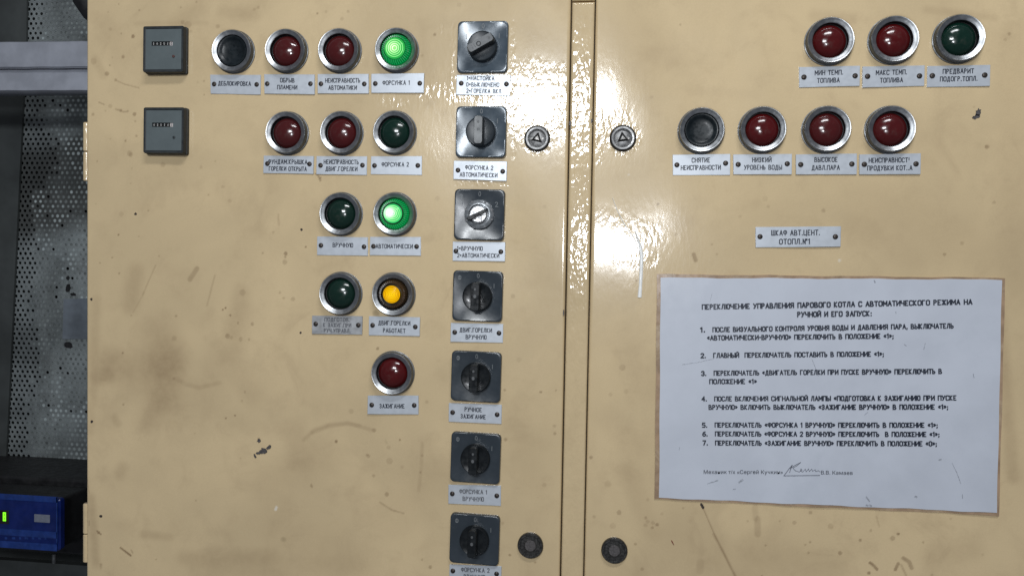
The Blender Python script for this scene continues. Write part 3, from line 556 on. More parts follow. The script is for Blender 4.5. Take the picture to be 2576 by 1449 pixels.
PL = [
 ([(528.4,188.4),(655.8,189),(655,238.8),(529.4,236.3)],[(538,212),(645,213)],[('ДЕБЛОКИРОВКА',590,211,81)],"one-line aluminium nameplate beneath the black push button beside the upper hour counter",{}),
 ([(664,187.3),(791.2,188),(791.2,238.3),(664.9,236.3)],[(671.6,211.2),(780.4,211.2)],[('ОБРЫВ',722.8,202.8,35),('ПЛАМЕНИ',722.5,220.4,49)],"nameplate with bright screw slots and two short words, just beside the black button's plate",{'bright':(0,1)}),
 ([(798.6,187),(927.2,186.5),(927.2,236),(798.6,236)],[(806.8,211.4),(915.9,211.7)],[('НЕИСПРАВНОСТЬ',862.3,203.2,87),('АВТОМАТИКИ',862,221.3,70)],"two-line nameplate next to the plate of the topmost glowing green lamp",{'bright':(0,1)}),
 ([(934,186.4),(1067,184.5),(1066,234.4),(934,234.4)],[(943.7,210.7),(1055.7,210.1)],[('ФОРСУНКА 1',996.7,208.9,67)],"one-line nameplate ending in 1 beneath the topmost glowing green lamp",{}),
 ([(1148.7,189.2),(1285,189.6),(1282.8,242.2),(1147,239)],[(1160,210),(1273.8,212)],[('1=НАСТОЙКА',1209,197.6,68,9),('0=ВЫКЛЮЧЕНО',1214.5,213.8,82,9),('2=ГОРЕЛКА ВКЛ.',1218.6,229.8,90,9)],'three-line aluminium nameplate listing positions 1, 0 and 2 beneath the topmost rotary switch',{}),
 ([(663,392),(789,393),(788,438.4),(662,436)],[(672,412),(778,413)],[('ФУНДАМ.КРЫШКА',724,407.6,97),('ГОРЕЛКИ ОТКРЫТА',724,425,94)],"crowded two-line nameplate whose letters touch its screws, nearest the lower hour counter",{}),
 ([(796,392.9),(923.4,393.5),(922.5,441),(795.5,438.8)],[(805.8,416.3),(911.3,416)],[('НЕИСПРАВНОСТЬ',858.6,407.9,87),('ДВИГ.ГОРЕЛКИ',859,425.4,79)],"two-line nameplate between the crowded plate and the one-line plate ending in 2",{}),
 ([(933.4,393.5),(1061.4,392.9),(1061.4,441),(932.5,438.8)],[(941.6,417),(1050.7,416.7)],[('ФОРСУНКА 2',994.3,414.2,67)],"one-line nameplate ending in 2 beneath an unlit green lamp",{}),
 ([(1141.5,404.5),(1275.6,406.7),(1274,456),(1140.3,451.3)],[(1151.8,428.5),(1264.4,431.6)],[('ФОРСУНКА 2',1205.5,422.2,69),('АВТОМАТИЧЕСКИ',1204,440.4,93.6)],"two-line nameplate beneath the second rotary switch from the top",{}),
 ([(797.8,594.9),(925.4,597),(924.8,643.8),(797.2,641.8)],[(806.8,617.5),(915.2,621)],[('ВРУЧНУЮ',862.5,616.9,50)],"one-word nameplate with a stained upper corner, beneath an unlit green lamp",{}),
 ([(931,596),(1058.7,596),(1058.7,643.8),(929.8,642.3)],[(938.9,619.8),(1047.5,620.4)],[('АВТОМАТИЧЕСКИ',991.9,619.8,92)],"one-word nameplate with one long word touching its screw, beneath the white-hot green lamp",{}),
 ([(1138.9,607.8),(1271,609.2),(1270.3,657.9),(1138.3,656.4)],[(1146.5,631.8),(1259.8,633.5)],[('1=ВРУЧНУЮ',1182,625.3,63),('2=АВТОМАТИЧЕСКИ',1203,642.9,104.5)],"nameplate listing positions 1 and 2 beneath the silver key switch",{}),
 ([(784.9,794),(912,795.2),(910.8,842),(784.3,840)],[(793.6,815),(900.8,818)],[('ПОДГОТОВ.',848.4,804,63,9),('К ЗАЖИГ.ПРИ',848.4,817.8,69,9),('РУЧ.УПРАВЛ.',848.4,832,66,9)],'dull grey worn three-line nameplate beneath the lowest unlit green lamp',{'dull':True}),
 ([(928,795.2),(1056.6,798),(1055.4,845.8),(927.4,843.5)],[(936.8,818.3),(1044.3,822.4)],[('ДВИГ.ГОРЕЛКИ',991.9,812.7,79),('РАБОТАЕТ',991.9,831.5,55)],"two-line aluminium nameplate beneath the glowing yellow lamp",{}),
 ([(1133.9,812),(1266,815),(1265,862.5),(1133,859.9)],[(1143.5,835.9),(1255,838)],[('ДВИГ.ГОРЕЛКИ',1197,830.3,80),('ВРУЧНУЮ',1197.7,847.9,51)],"two-line nameplate beneath the fourth rotary switch from the top",{}),
 ([(924.9,994.9),(1052.6,994.9),(1052.6,1042.4),(924,1041.5)],[(934.7,1018.6),(1041.6,1019.5)],[('ЗАЖИГАНИЕ',986.4,1021.2,62)],"one-word aluminium nameplate beneath the lowest red lamp",{}),
 ([(1129,1013.5),(1262.2,1017.8),(1261.4,1066.6),(1128.6,1060.6)],[(1138.3,1037.3),(1250.3,1042.8)],[('РУЧНОЕ',1190.5,1030,42),('ЗАЖИГАНИЕ',1190.5,1047.5,62)],"two-line nameplate beneath the fifth rotary switch from the top",{}),
 ([(1127.7,1218.9),(1260,1221.4),(1260,1272.4),(1127.7,1266.4)],[(1137.5,1241.8),(1249.5,1246.9)],[('ФОРСУНКА 1',1190.5,1236.3,68),('ВРУЧНУЮ',1190.5,1254.5,52)],"nameplate with faded letters under the sixth rotary switch from the top",{'worn':True}),
 ([(1130.7,1419.5),(1261.4,1424.2),(1261,1473),(1130,1468)],[(1139,1435.7),(1249,1443.3)],[('ФОРСУНКА 2',1195.6,1433,70),('ВРУЧНУЮ',1193.5,1450,52)],"nameplate with faded letters partly out of view beneath the lowest rotary switch",{'worn':True}),
 ([(2010.2,169.3),(2164,166),(2162.7,217),(2010.7,221)],[(2022.9,194.5),(2151.7,191.3)],[('МИН ТЕМП.',2085.5,183.3,70,10.5),('ТОПЛИВА',2084,202.8,55,10.5)],"nameplate of the red lamp farthest from the green one in the top row of three",{}),
 ([(2170,168),(2326.6,165),(2325.4,217),(2170,221)],[(2183,192.5),(2313.7,191.6)],[('МАКС ТЕМП.',2242.8,182.8,77,10.5),('ТОПЛИВА',2242.8,202.3,56,10.5)],"middle nameplate of the top row of three on the notice door",{}),
 ([(2333.2,166.7),(2492,163.7),(2490.8,217),(2332,220)],[(2346,191),(2478,189.4)],[('ПРЕДВАРИТ',2411,179.8,77,10.5),('ПОДОГР.ТОПЛ.',2412,199,93,10.5)],"nameplate beneath the only green lamp on the notice door",{'worn':False}),
 ([(1692,389.6),(1837.4,387.6),(1836.8,440.9),(1692.6,441.4)],[(1703,415.2),(1825.6,410.9)],[('СНЯТИЕ',1763.4,403.4,45,10.5),('НЕИСПРАВНОСТИ',1763,422,99,10.5)],"two-line nameplate beneath the black push button on the notice door",{}),
 ([(1844.6,389),(1992.9,387.6),(1992,439.4),(1845,439.4)],[(1857.3,414),(1980.8,412.3)],[('НИЗКИЙ',1916.6,402.8,47,10.5),('УРОВЕНЬ ВОДЫ',1919.5,421.5,94,10.5)],"two-line nameplate adjoining the plate of the notice door's black push button",{}),
 ([(2002,389),(2156,386.7),(2155.6,439.4),(2002.5,439.4)],[(2014.8,414.4),(2143.5,412.9)],[('ВЫСОКОЕ',2078,402,57,10.5),('ДАВЛ.ПАРА',2077.3,422,69,10.5)],"third nameplate from the centre post in the row of four on the notice door",{}),
 ([(2162,389),(2316.9,386),(2316,438.9),(2162,439.4)],[(2174.9,413.8),(2305,412.6)],[("НЕИСПРАВНОСТ'",2236.8,403.4,101,10.5),('ПРОДУВКИ КОТ..А',2238.5,423,112,10.5)],"nameplate with a worn-off letter, ending the row of four on the notice door",{}),
 ([(1900.8,571.3),(2116,569.6),(2114.7,621),(1901,623)],[(1912.3,595.5),(2102,595.8)],[('ШКАФ АВТ.ЦЕНТ.',2001.6,585.7,121,12),('ОТОПЛ.№1',1999,607.9,76,12)],"widest aluminium nameplate, standing alone above the laminated notice",{}),
]
for q, s, l, lab, kw in PL: nameplate(q, s, l, lab, **kw)

# ------------------------------------------------------------------ lamps and push buttons
HR = 0.0078
def ring_wob(i, n, h): return 1.0
collar_me = mesh(MB().lathe([(0.0213, -0.0006), (0.0213, 0.0012), (0.0206, 0.0014), (0.0206, 0.0052), (0.0204, 0.0064), (0.0201, 0.0070)], 72, cap=False), 'collar', 28)
collar_me.materials.append(M['steel_dark'])
bezel_me = mesh(MB().lathe([(0.0201, 0.0070), (0.0198, 0.0075), (0.0195, HR), (0.0191, 0.0077), (0.0187, 0.0074), (0.0170, 0.0067), (0.0156, 0.0059)], 72, cap=False), 'bezel', 28)
bezel_me.materials.append(M['steel'])
recess_me = mesh(MB().lathe([(0.0157, 0.0060), (0.0153, 0.0052), (0.0153, 0.0012), (0.0001, 0.0012)], 56), 'recess'); recess_me.materials.append(M['recess'])
dome = [(0.0148 * math.cos(a) / math.cos(.28), 0.0012 + 0.0098 * (math.sin(a) - math.sin(.28))) for a in np.linspace(0.28, 1.53, 15)]
dome_me = mesh(MB().lathe(dome, 56), 'lens', 60)
btn_me = mesh(MB().lathe([(0.0151, 0.0014), (0.0150, 0.0052), (0.0146, 0.0058), (0.0139, 0.0058), (0.0128, 0.0052), (0.0112, 0.0042), (0.0104, 0.0038), (0.0060, 0.0035), (0.0010, 0.0034)], 48), 'button', 50)
NR = 40
def ribw(i, n, h): return 1.0 + (0.028 if i % 2 else -0.028)
lit_wall = mesh(MB().lathe([(0.0147, 0.0012), (0.0143, 0.0040), (0.0128, 0.0075), (0.0104, 0.0100)], NR * 2, cap=False, wob=ribw), 'lens_wall', 10)
def ridged(R, H):
    p = [(R * 1.04, H - 0.0005), (R, H)]
    k = 6
    for i in range(k):
        r0 = R * (1 - i / k); r1 = R * (1 - (i + .5) / k); r2 = R * (1 - (i + 1) / k)
        p += [(r0 * .97, H), (r1, H - 0.0006), (max(r2, 0.0002), H - 0.0001)]
    return p
disc_me = {k: mesh(MB().lathe(ridged(r, 0.0102), 48), 'lens_disc', 15) for k, r in (('lit', 0.0098), ('lit_hot', 0.0088), ('amber', 0.0080))}
def ring_line(r, w, h, n=48):
    return MB().layers([[(q * math.cos(a), -z, q * math.sin(a)) for a in np.linspace(0, 2 * math.pi, n, endpoint=False)] for q, z in ((r - w, h), (r, h + 0.00025), (r + w, h))], cap=False)
RL = ['black flush push button in a steel bezel beside the two hour counters', "unlit red lamp beside the black push button in the top row", "unlit red lamp beside the topmost glowing green lamp",
 "glowing yellow-green ribbed lamp, the topmost lit one", "unlit red lamp above the crowded nameplate, nearest the lower hour counter", "unlit red lamp with green lamps next to it and straight below it", "unlit dark green lamp between two glowing green lamps, one above and one below",
 "unlit dark green lamp beside the white-hot glowing green lamp", "brightly glowing green ribbed lamp with a white-hot centre", "unlit dark green lamp above the dull grey three-line nameplate", "glowing yellow lamp with concentric rings",
 "lowest red lamp, alone beneath the glowing yellow lamp's plate", "unlit red lamp farthest from the green one in the top row on the notice door", "unlit red lamp next to the green one in the top row on the notice door", "unlit green lamp in the upper corner of the notice door",
 "black flush push button on the door with the notice", "unlit red lamp right beside the notice door's black push button", "unlit red lamp between two red ones in the lower row on the notice door", "unlit red lamp above the nameplate with a worn-off letter, ending the lower row"]
for (x, y, k), lab in zip(RINGS, RL):
    p = at(x, y, -HR); roll = random.uniform(0, 6.28)
    b_ = k == 'black'
    o = thing('push_button' if b_ else 'pilot_lamp', (p.x, -0.0003, p.z), lab, 'push button' if b_ else 'indicator lamp', 'black push buttons' if b_ else 'round indicator lamps', 0)
    bz = obj('bezel', bezel_me, None, o, roll=roll); obj('recess', recess_me, None, bz); obj('collar', collar_me, None, bz)
    if b_: obj('button', btn_me, M['button'], o, roll=roll)
    elif k in ('red', 'green'): obj('lens', dome_me.copy(), M[k], o, roll=roll)
    else:
        c = {'lit': ('lit_green_wall', 'lit_green', 'lit_green_ridge'), 'lit_hot': ('lit_green_wall', 'lit_green_hot', 'lit_green_ridge'), 'amber': ('amber_wall', 'lit_amber', 'lit_amber_ridge')}[k]
        w = obj('lens', lit_wall.copy(), M[c[0]], o)
        rb = MB(); R0 = {'lit': .0098, 'lit_hot': .0088, 'amber': .0080}[k]
        for i in range(NR):
            a = 2 * math.pi * (i + .5) / NR; ca, sa = math.cos(a), math.sin(a)
            for (r0, h0, r1, h1, ww) in ((0.0143, 0.0042, 0.0131, 0.0074, 0.00032), (0.0130, 0.0077, 0.0110, 0.0099, 0.00028)):
                if k == 'amber' and r0 > 0.0135: continue
                rb.add([(r * ca - s * ww * sa, -h - e, r * sa + s * ww * ca) for r, h in ((r0, h0), (r1, h1)) for s, e in ((-1, 0.0002), (0, 0.0006), (1, 0.0002))], [(0, 1, 4, 3), (1, 2, 5, 4)])
        obj('lens_rib', rb, M['amber_rib' if k == 'amber' else 'lit_green_rib'], w, angle=0)['kind'] = 'stuff'
        obj('lens_disc', disc_me[k], M[c[1]], o)
        rr = MB()
        for j, f_ in enumerate((0.22, 0.42, 0.62, 0.82) if k != 'amber' else (0.14, 0.34, 0.54, 0.74, 0.92)):
            q = ring_line(R0 * f_, 0.00036 if k != 'amber' else 0.00028, 0.0102); rr.add(q.v, q.f)
        obj('lens_ridge', rr, M[c[2]], o, angle=0)

# ------------------------------------------------------------------ rotary switches
def scratch(mb, pts, w, y, scale=0.001):
    yf_ = y if callable(y) else (lambda a, b: y)
    for (x0, z0), (x1, z1) in zip(pts, pts[1:]):
        dx, dz = x1 - x0, z1 - z0; l = math.hypot(dx, dz) or 1; nx, nz = -dz / l * w / 2, dx / l * w / 2
        ex, ez = dx / l * w * .4, dz / l * w * .4
        mb.add([((x0 - ex + nx) * scale, yf_((x0 - ex + nx) * scale, (z0 - ez + nz) * scale), (z0 - ez + nz) * scale), ((x0 - ex - nx) * scale, yf_((x0 - ex - nx) * scale, (z0 - ez - nz) * scale), (z0 - ez - nz) * scale), ((x1 + ex - nx) * scale, yf_((x1 + ex - nx) * scale, (z1 + ez - nz) * scale), (z1 + ez - nz) * scale), ((x1 + ex + nx) * scale, yf_((x1 + ex + nx) * scale, (z1 + ez + nz) * scale), (z1 + ez + nz) * scale)], [(0, 1, 2, 3)])
def oval(cx, cz, rx, rz, n=12): return [(cx + rx * math.cos(2 * math.pi * k / n), cz + rz * math.sin(2 * math.pi * k / n)) for k in range(n + 1)]
TP = 0.0042; DISH = 0.0022
def dish(x, z): return -TP + DISH * max(0, 1 - (x / .0234) ** 2) * max(0, 1 - (z / .0234) ** 2)
def yd(x, z): return dish(x, z) - 0.00016
def dense(w, r, y, n=9):
    q = rrect(w, w, min(r, w * .47), 0, 5); out = []
    for i_, (a, b) in enumerate(zip(q, q[1:] + q[:1])):
        m_ = n if i_ % 6 == 5 else 1
        out += [(a[0] + (b[0] - a[0]) * t / m_, 0, a[2] + (b[2] - a[2]) * t / m_) for t in range(m_)]
    return [(p[0], y(p[0], p[2]) if callable(y) else y, p[2]) for p in out]
plate_me = mesh(MB().layers([dense(.0482, .0042, .0003), dense(.0482, .0042, -TP + .0012), dense(.0476, .0040, -TP + .0003), dense(.0466, .0036, -TP)] +
                            [dense(.0466 * k, .0036 + (.0233 - .0036) * k * (1 - k) ** .6, dish) for k in (.97, .92, .86, .79, .71, .62, .52, .40, .26)]), 'switch_plate', 40)
knob_me = mesh(MB().lathe([(0.0142, TP - 0.0020), (0.0140, TP + 0.0036), (0.0134, TP + 0.0046), (0.0126, TP + 0.0042), (0.0020, TP + 0.0042)], 48), 'knob', 40)
def bar():
    mb = MB(); y0 = -(TP + 0.0040); y1 = -(TP + 0.0125)
    def lo(w, h, y, n=6):
        out = rrect(w, h, min(w, h) * .30, y, 4); return out
    mb.layers([lo(.0092, .0270, y0), lo(.0084, .0262, y1 + .0012), lo(.0074, .0250, y1)])
    return mb
bar_me = mesh(bar(), 'handle', 30)
SW = [  # x, y of plate centre at its face, knob angle, material, style, label
 (1213.5, 118.3, -61, 'slate_sheen', 'bar', 'topmost rotary switch, shiny slate plate, knob turned to a slant'),
 (1209.5, 332, 0, 'slate_sheen', 'bar', "second rotary switch from the top, shiny slate plate with an upright knob"),
 (1205.3, 540.3, 0, 'slate', 'key', 'rotary switch with a silver key-like wing instead of a black knob'),
 (1201, 745, 0, 'slate', 'bar', "dark rotary switch straight below the silver key switch"),
 (1197, 947.4, 0, 'slate', 'bar', "fifth rotary switch from the top, dark plate, level with the lowest red lamp"),
 (1195.7, 1152, 0, 'slate', 'bar', "dark rotary switch second from the bottom, above a faded nameplate"),
 (1193.3, 1356.7, 0, 'slate', 'bar', "lowest rotary switch, dark, level with the blank black lock buttons")]
for i, (x, y, ang, mt, st, lab) in enumerate(SW):
    p = at(x, y, -TP); tilt = math.radians([-.6, -.3, -.5, -.7, -.9, -1.0, -.9][i])
    o = thing('rotary_switch', (p.x, -0.0003, p.z), lab, 'rotary switch', 'square rotary switches in one column', tilt)
    pm = plate_me.copy(); pm.materials.clear()
    pl = obj('switch_plate', pm, M[mt], o)
    mk = MB(); Y = yd
    if i >= 2:
        scratch(mk, oval(-17.6, 17.2, 1.3, 1.9), .55, Y); scratch(mk, [(-17.6, 18.8), (-17.6, 15.6)], .6, Y)
    if st == 'key':
        scratch(mk, oval(0, 19.6, 1.0, 2.0), .55, Y); scratch(mk, [(-16.6, 7.6), (-16.6, 11.6)], .7, Y)
        scratch(mk, [(15.0, 11.2), (16.0, 12.2), (17.4, 11.4), (17.0, 9.8), (15.2, 7.8), (17.8, 7.8)], .55, Y)
    else:
        scratch(mk, oval(0.2, 19.3, 1.0, 2.0), .55, Y); scratch(mk, [(15.6, 8.2), (15.6, 12.2)], .6, Y)
    if i == 0: scratch(mk, [(-15.8, 7.6), (-15.8, 11.6)], .6, Y)
    obj('marking', mk, M['white_mark'], o, angle=0)
    if st == 'bar':
        km_ = 'black_worn' if i < 2 else 'black'; kb = obj('knob', knob_me.copy(), M[km_], o, loc=(0.0002, 0, -0.0003)); kb.rotation_euler = (0, math.radians(-ang), 0)
        kb.rotation_euler = (0, math.radians(-ang), 0)
        h = obj('handle', bar_me.copy(), M[km_], kb, loc=(-0.0006, 0, 0))
        yb = -(TP + 0.01258); dm = MB()
        for zz, rr_ in ((0.0072, .0011), (0.0005, .0014)) if i != 0 else ((0.0100, .0013),):
            dm.add([(rr_ * math.cos(a), yb, zz + rr_ * 1.2 * math.sin(a)) for a in np.linspace(0, 2 * math.pi, 12, endpoint=False)], [tuple(range(12))])
        if i == 0:
            scratch(dm, [(-1.6, -8.0), (1.6, -8.0)], .8, yb); scratch(dm, [(-1.8, -5.6), (1.5, -5.2)], .8, yb); scratch(dm, oval(0, -1.2, 1.9, 1.9), .8, yb)
        dmo = obj('position_dot', dm, M['dot'], o, angle=0); dmo.location = (-0.0004, 0, -0.0003); dmo.rotation_euler = kb.rotation_euler
    else:
        co = obj('collar', MB().lathe([(0.0140, TP - .0020), (0.0138, TP + .0020), (0.0128, TP + .0028), (0.0098, TP + .0030), (0.0092, TP + .0018), (0.0090, TP + .0006), (0.0010, TP + .0006)], 48), M['collar'], o)
        ck = MB()
        for a in (20, 62, 118, 160, 205, 250, 300, 340):
            a = math.radians(a); c_, s_ = math.cos(a) * .0132, math.sin(a) * .0132
            ck.add([(c_ + u * .0011, -(TP + .0030 + e), s_ + w * .0008) for u, w, e in ((-1, -1, 0), (1, -1, 0), (1, 1, .0004), (-1, 1, .0004))], [(0, 1, 2, 3)])
        obj('collar_notch', ck, M['silver'], co, angle=0)
        obj('cylinder', MB().lathe([(0.0080, TP), (0.0079, TP + .0046), (0.0074, TP + .0054), (0.0010, TP + .0054)], 32), M['silver'], o)
        wg = MB(); A = math.radians(24); yk = -(TP + .0052)
        def R2(u, w): return (u * math.cos(A) - w * math.sin(A), u * math.sin(A) + w * math.cos(A))
        base = [R2(u * .001, w * .001) for u, w in ((-11.5, -0.6), (-8.4, -2.6), (-2, -1.9), (3, -2.0), (10.2, 0.0), (10.6, 1.4), (4, 1.6), (-1, 1.3), (-7, 1.4), (-10.6, .8))]
        wg.layers([[(u, yk, w) for u, w in base], [(u, yk - .0042, w) for u, w in base], [(u * .92, yk - .0050, w * .92) for u, w in base]])
        obj('wing', wg, M['black'], o, angle=30)
        w2 = MB(); b2 = [R2(u * .001, w * .001) for u, w in ((-8.8, 1.0), (-1, 1.0), (4.6, 1.4), (3.2, 4.2), (-1.5, 5.2), (-6.6, 3.6))]
        w2.layers([[(u, yk + .001, w) for u, w in b2], [(u, yk - .0024, w) for u, w in b2], [(u * .94, yk - .0030, w * .94) for u, w in b2]])
        obj('wing_shoulder', w2, M['silver'], o, angle=30)
        obj('keyway', MB().box(.0026, .0034, yk - .0003, yk + .0004, -.0066, -.0010), M['slot'], o, angle=0)

# ------------------------------------------------------------------ hour counters
for i, (x, y, dx, dy, lab) in enumerate(((410.5, 124.3, 436.7, 142.5, 'square grey hour counter with a red-brown dot, upper of the pair'), (411.3, 328.3, 437.7, 346, 'square grey hour counter, lower of the pair'))):
    HC = 0.0088; p = at(x, y, -HC)
    o = thing('hour_counter', (p.x, -0.0003, p.z), lab, 'hour counter', 'square hour counters', math.radians(-.4))
    obj('housing', MB().layers([rrect(.0436, .0462, .0018, 0.0003), rrect(.0436, .0462, .0018, -HC * .35), rrect(.0428, .0454, .0018, -HC * .38), rrect(.0426, .0452, .0018, -HC + .0008), rrect(.0420, .0446, .0016, -HC), rrect(.0384, .0404, .0008, -HC), rrect(.0372, .0392, .0006, -HC + .0006, cx=.0003, cz=-.0001)], cap=False), M['counter_body'], o, angle=25)
    zc = at(x - 3, 110.4 if i == 0 else 314.6, -HC).z - p.z; xc = at(407.5 if i == 0 else 408.5, y, -HC).x - p.x; ww, wh = .0222, .0042
    f = MB(); yf = -HC + .0004; X0, X1, Z0, Z1 = -.0184, .0190, -.0198, .0196; a0, a1, b0, b1 = xc - ww / 2, xc + ww / 2, zc - wh / 2, zc + wh / 2
    f.add([(X0, yf, Z0), (X1, yf, Z0), (X1, yf, Z1), (X0, yf, Z1), (a0, yf, b0), (a1, yf, b0), (a1, yf, b1), (a0, yf, b1), (a0, yf + .0012, b0), (a1, yf + .0012, b0), (a1, yf + .0012, b1), (a0, yf + .0012, b1)],
          [(0, 1, 5, 4), (1, 2, 6, 5), (2, 3, 7, 6), (3, 0, 4, 7), (4, 5, 9, 8), (5, 6, 10, 9), (6, 7, 11, 10), (7, 4, 8, 11)])
    obj('face', f, M['counter'], o, angle=20)
    for k in range(6):
        wx = a0 + ww * (k + .5) / 6; wb = MB(); lo = []
        for t in np.linspace(-1, 1, 7): lo.append((yf + .0006 + .0006 * t * t, zc + t * wh / 2))
        hw = ww / 12 - .00025
        wb.add([(wx + s * hw, q, z) for q, z in lo for s in (-1, 1)], [(2 * j, 2 * j + 1, 2 * j + 3, 2 * j + 2) for j in range(6)])
        whl = obj('digit_wheel', wb, M['pale_wheel'] if k == 5 else M['recess'], o, angle=60)
        dg = MB(); d = [[(0, -1.2), (0, 1.2)], oval(0, 0, .55, 1.15, 8), [(-.5, .8), (0, 1.2), (.5, .7), (-.5, -1.1), (.5, -1.1)], oval(0, 0, .55, 1.15, 8), [(-.1, -1.2), (.1, 1.2)], oval(0, 0, .5, 1.1, 8)][(k + i) % 6]
        scratch(dg, [(u + wx * 1000, w + zc * 1000) for u, w in d], .34, yf + .00052)
        obj('digit', dg, M['white_digit'] if k < 5 else M['slate'], whl, angle=0)
    q = at(dx, dy, -HC); obj('reset_dot', MB().lathe([(.0014, 0), (.0012, .0007), (.0004, .0009)], 16, c=(q.x - p.x, q.z - p.z)), simple('red_brown_dot', (0.085, 0.03, 0.025), .4) if i == 0 else M['counter_body'], o).location = (0, yf, 0)

# ------------------------------------------------------------------ laminated notice
nc = at(2088, 990, -.001)
nt_ = thing('laminated_notice', (nc.x, -.0004, nc.z), 'large white laminated instruction sheet in Russian glued on the door, browned film edge', 'notice')
def NL(x, y, Y=-.001): q = at(x, y, Y); return (q.x - nc.x, q.z - nc.z)
def quad_grid(C, nx, nz, y, h, wave=True):
    """C: TL TR BR BL local corners; slightly wavy sheet with thickness"""
    mb = MB(); v = []
    for j in range(nz + 1):
        for k in range(nx + 1):
            s, t = k / nx, j / nz
            u = (C[0][0] * (1 - s) + C[1][0] * s) * (1 - t) + (C[3][0] * (1 - s) + C[2][0] * s) * t
            w = (C[0][1] * (1 - s) + C[1][1] * s) * (1 - t) + (C[3][1] * (1 - s) + C[2][1] * s) * t
            if wave and j in (0, nz): w += .0003 * math.sin(s * 23 + j) + .0002 * math.sin(s * 61)
            if wave and k in (0, nx): u += .0002 * math.sin(t * 17 + k)
            yy = y - h - (.00030 * (math.sin(s * 9 + t * 4) * math.sin(t * 7 + 1) + 1) if wave else 0)
            v.append((u, yy, w))
    f = [(j * (nx + 1) + k, (j + 1) * (nx + 1) + k, (j + 1) * (nx + 1) + k + 1, j * (nx + 1) + k + 1) for j in range(nz) for k in range(nx)]
    n0 = len(v); rim = [k for k in range(nx + 1)] + [j * (nx + 1) + nx for j in range(1, nz + 1)] + [nz * (nx + 1) + k for k in range(nx - 1, -1, -1)] + [j * (nx + 1) for j in range(nz - 1, 0, -1)]
    v += [(v[r][0], y + .0003, v[r][2]) for r in rim]
    f += [(rim[i], rim[(i + 1) % len(rim)], n0 + (i + 1) % len(rim), n0 + i) for i in range(len(rim))]
    return mb.add(v, f)
obj('film', quad_grid([NL(1652.5, 689.6), NL(2528.7, 699), NL(2512.9, 1296.5), NL(1647, 1255)], 30, 20, 0, .0005), M['pouch'], nt_, angle=50)
obj('paper', quad_grid([NL(1661.5, 698.6), NL(2519.6, 703.5), NL(2506.7, 1288.5), NL(1658, 1251)], 40, 28, 0, .0010), M['paper'], nt_, angle=50)
TX = [('ПЕРЕКЛЮЧЕНИЕ УПРАВЛЕНИЯ ПАРОВОГО КОТЛА С АВТОМАТИЧЕСКОГО РЕЖИМА НА', 1766.6, 772.3, 2444.5, 759.3, 1.06), ('РУЧНОЙ И ЕГО ЗАПУСК:', 2006.6, 790.9, 2192, 788.3, 1.06),
 ('1.', 1762.3, 829.6, 1773, 829.4, 1), ('ПОСЛЕ ВИЗУАЛЬНОГО КОНТРОЛЯ УРОВНЯ ВОДЫ И ДАВЛЕНИЯ ПАРА, ВЫКЛЮЧАТЕЛЬ', 1793.3, 829.3, 2398, 819.4, 1), ('«АВТОМАТИЧЕСКИ-ВРУЧНУЮ» ПЕРЕКЛЮЧИТЬ В ПОЛОЖЕНИЕ «1»;', 1779.8, 849.8, 2246.9, 845, 1),
 ('2.', 1763.4, 894.4, 1775, 894.2, 1), ('ГЛАВНЫЙ  ПЕРЕКЛЮЧАТЕЛЬ ПОСТАВИТЬ В ПОЛОЖЕНИЕ «1»;', 1795.2, 893.7, 2222.4, 890, 1),
 ('3.', 1764.8, 939, 1776, 938.9, 1), ('ПЕРЕКЛЮЧАТЕЛЬ «ДВИГАТЕЛЬ ГОРЕЛКИ ПРИ ПУСКЕ ВРУЧНУЮ» ПЕРЕКЛЮЧИТЬ В', 1796.3, 938.3, 2368.4, 933.5, 1), ('ПОЛОЖЕНИЕ «1»', 1785.3, 959.5, 1903, 959.2, 1),
 ('4.', 1765.9, 1002.8, 1777.5, 1002.8, 1), ('ПОСЛЕ ВКЛЮЧЕНИЯ СИГНАЛЬНОЙ ЛАМПЫ «ПОДГОТОВКА К ЗАЖИГАНИЮ ПРИ ПУСКЕ', 1797.7, 1002.8, 2405, 1000.3, 1), ('ВРУЧНУЮ» ВКЛЮЧИТЬ ВЫКЛЮЧАТЕЛЬ «ЗАЖИГАНИЕ ВРУЧНУЮ» В ПОЛОЖЕНИЕ «1»;', 1783.5, 1024, 2384, 1023, 1),
 ('5.', 1767, 1068.7, 1778.5, 1068.7, 1), ('ПЕРЕКЛЮЧАТЕЛЬ «ФОРСУНКА 1 ВРУЧНУЮ» ПЕРЕКЛЮЧИТЬ В ПОЛОЖЕНИЕ «1»;', 1798.8, 1068.4, 2357.8, 1068.7, 1),
 ('6.', 1768, 1090.8, 1779.5, 1090.8, 1), ('ПЕРЕКЛЮЧАТЕЛЬ «ФОРСУНКА 2 ВРУЧНУЮ» ПЕРЕКЛЮЧИТЬ  В ПОЛОЖЕНИЕ «1»;', 1799.5, 1090.6, 2362.2, 1092, 1),
 ('7.', 1768.5, 1113.3, 1780, 1113.3, 1), ('ПЕРЕКЛЮЧАТЕЛЬ «ЗАЖИГАНИЕ ВРУЧНУЮ» ПЕРЕКЛЮЧИТЬ В ПОЛОЖЕНИЕ «0»;', 1799.9, 1113.5, 2355.6, 1115.5, 1),
 ('Механик т/х «Сергей Кучкин»', 1770.3, 1186, 1969, 1186.5, .95), ('В.В. Камаев', 2065.2, 1187.6, 2144.6, 1188.7, .95)]
YT = -.00166
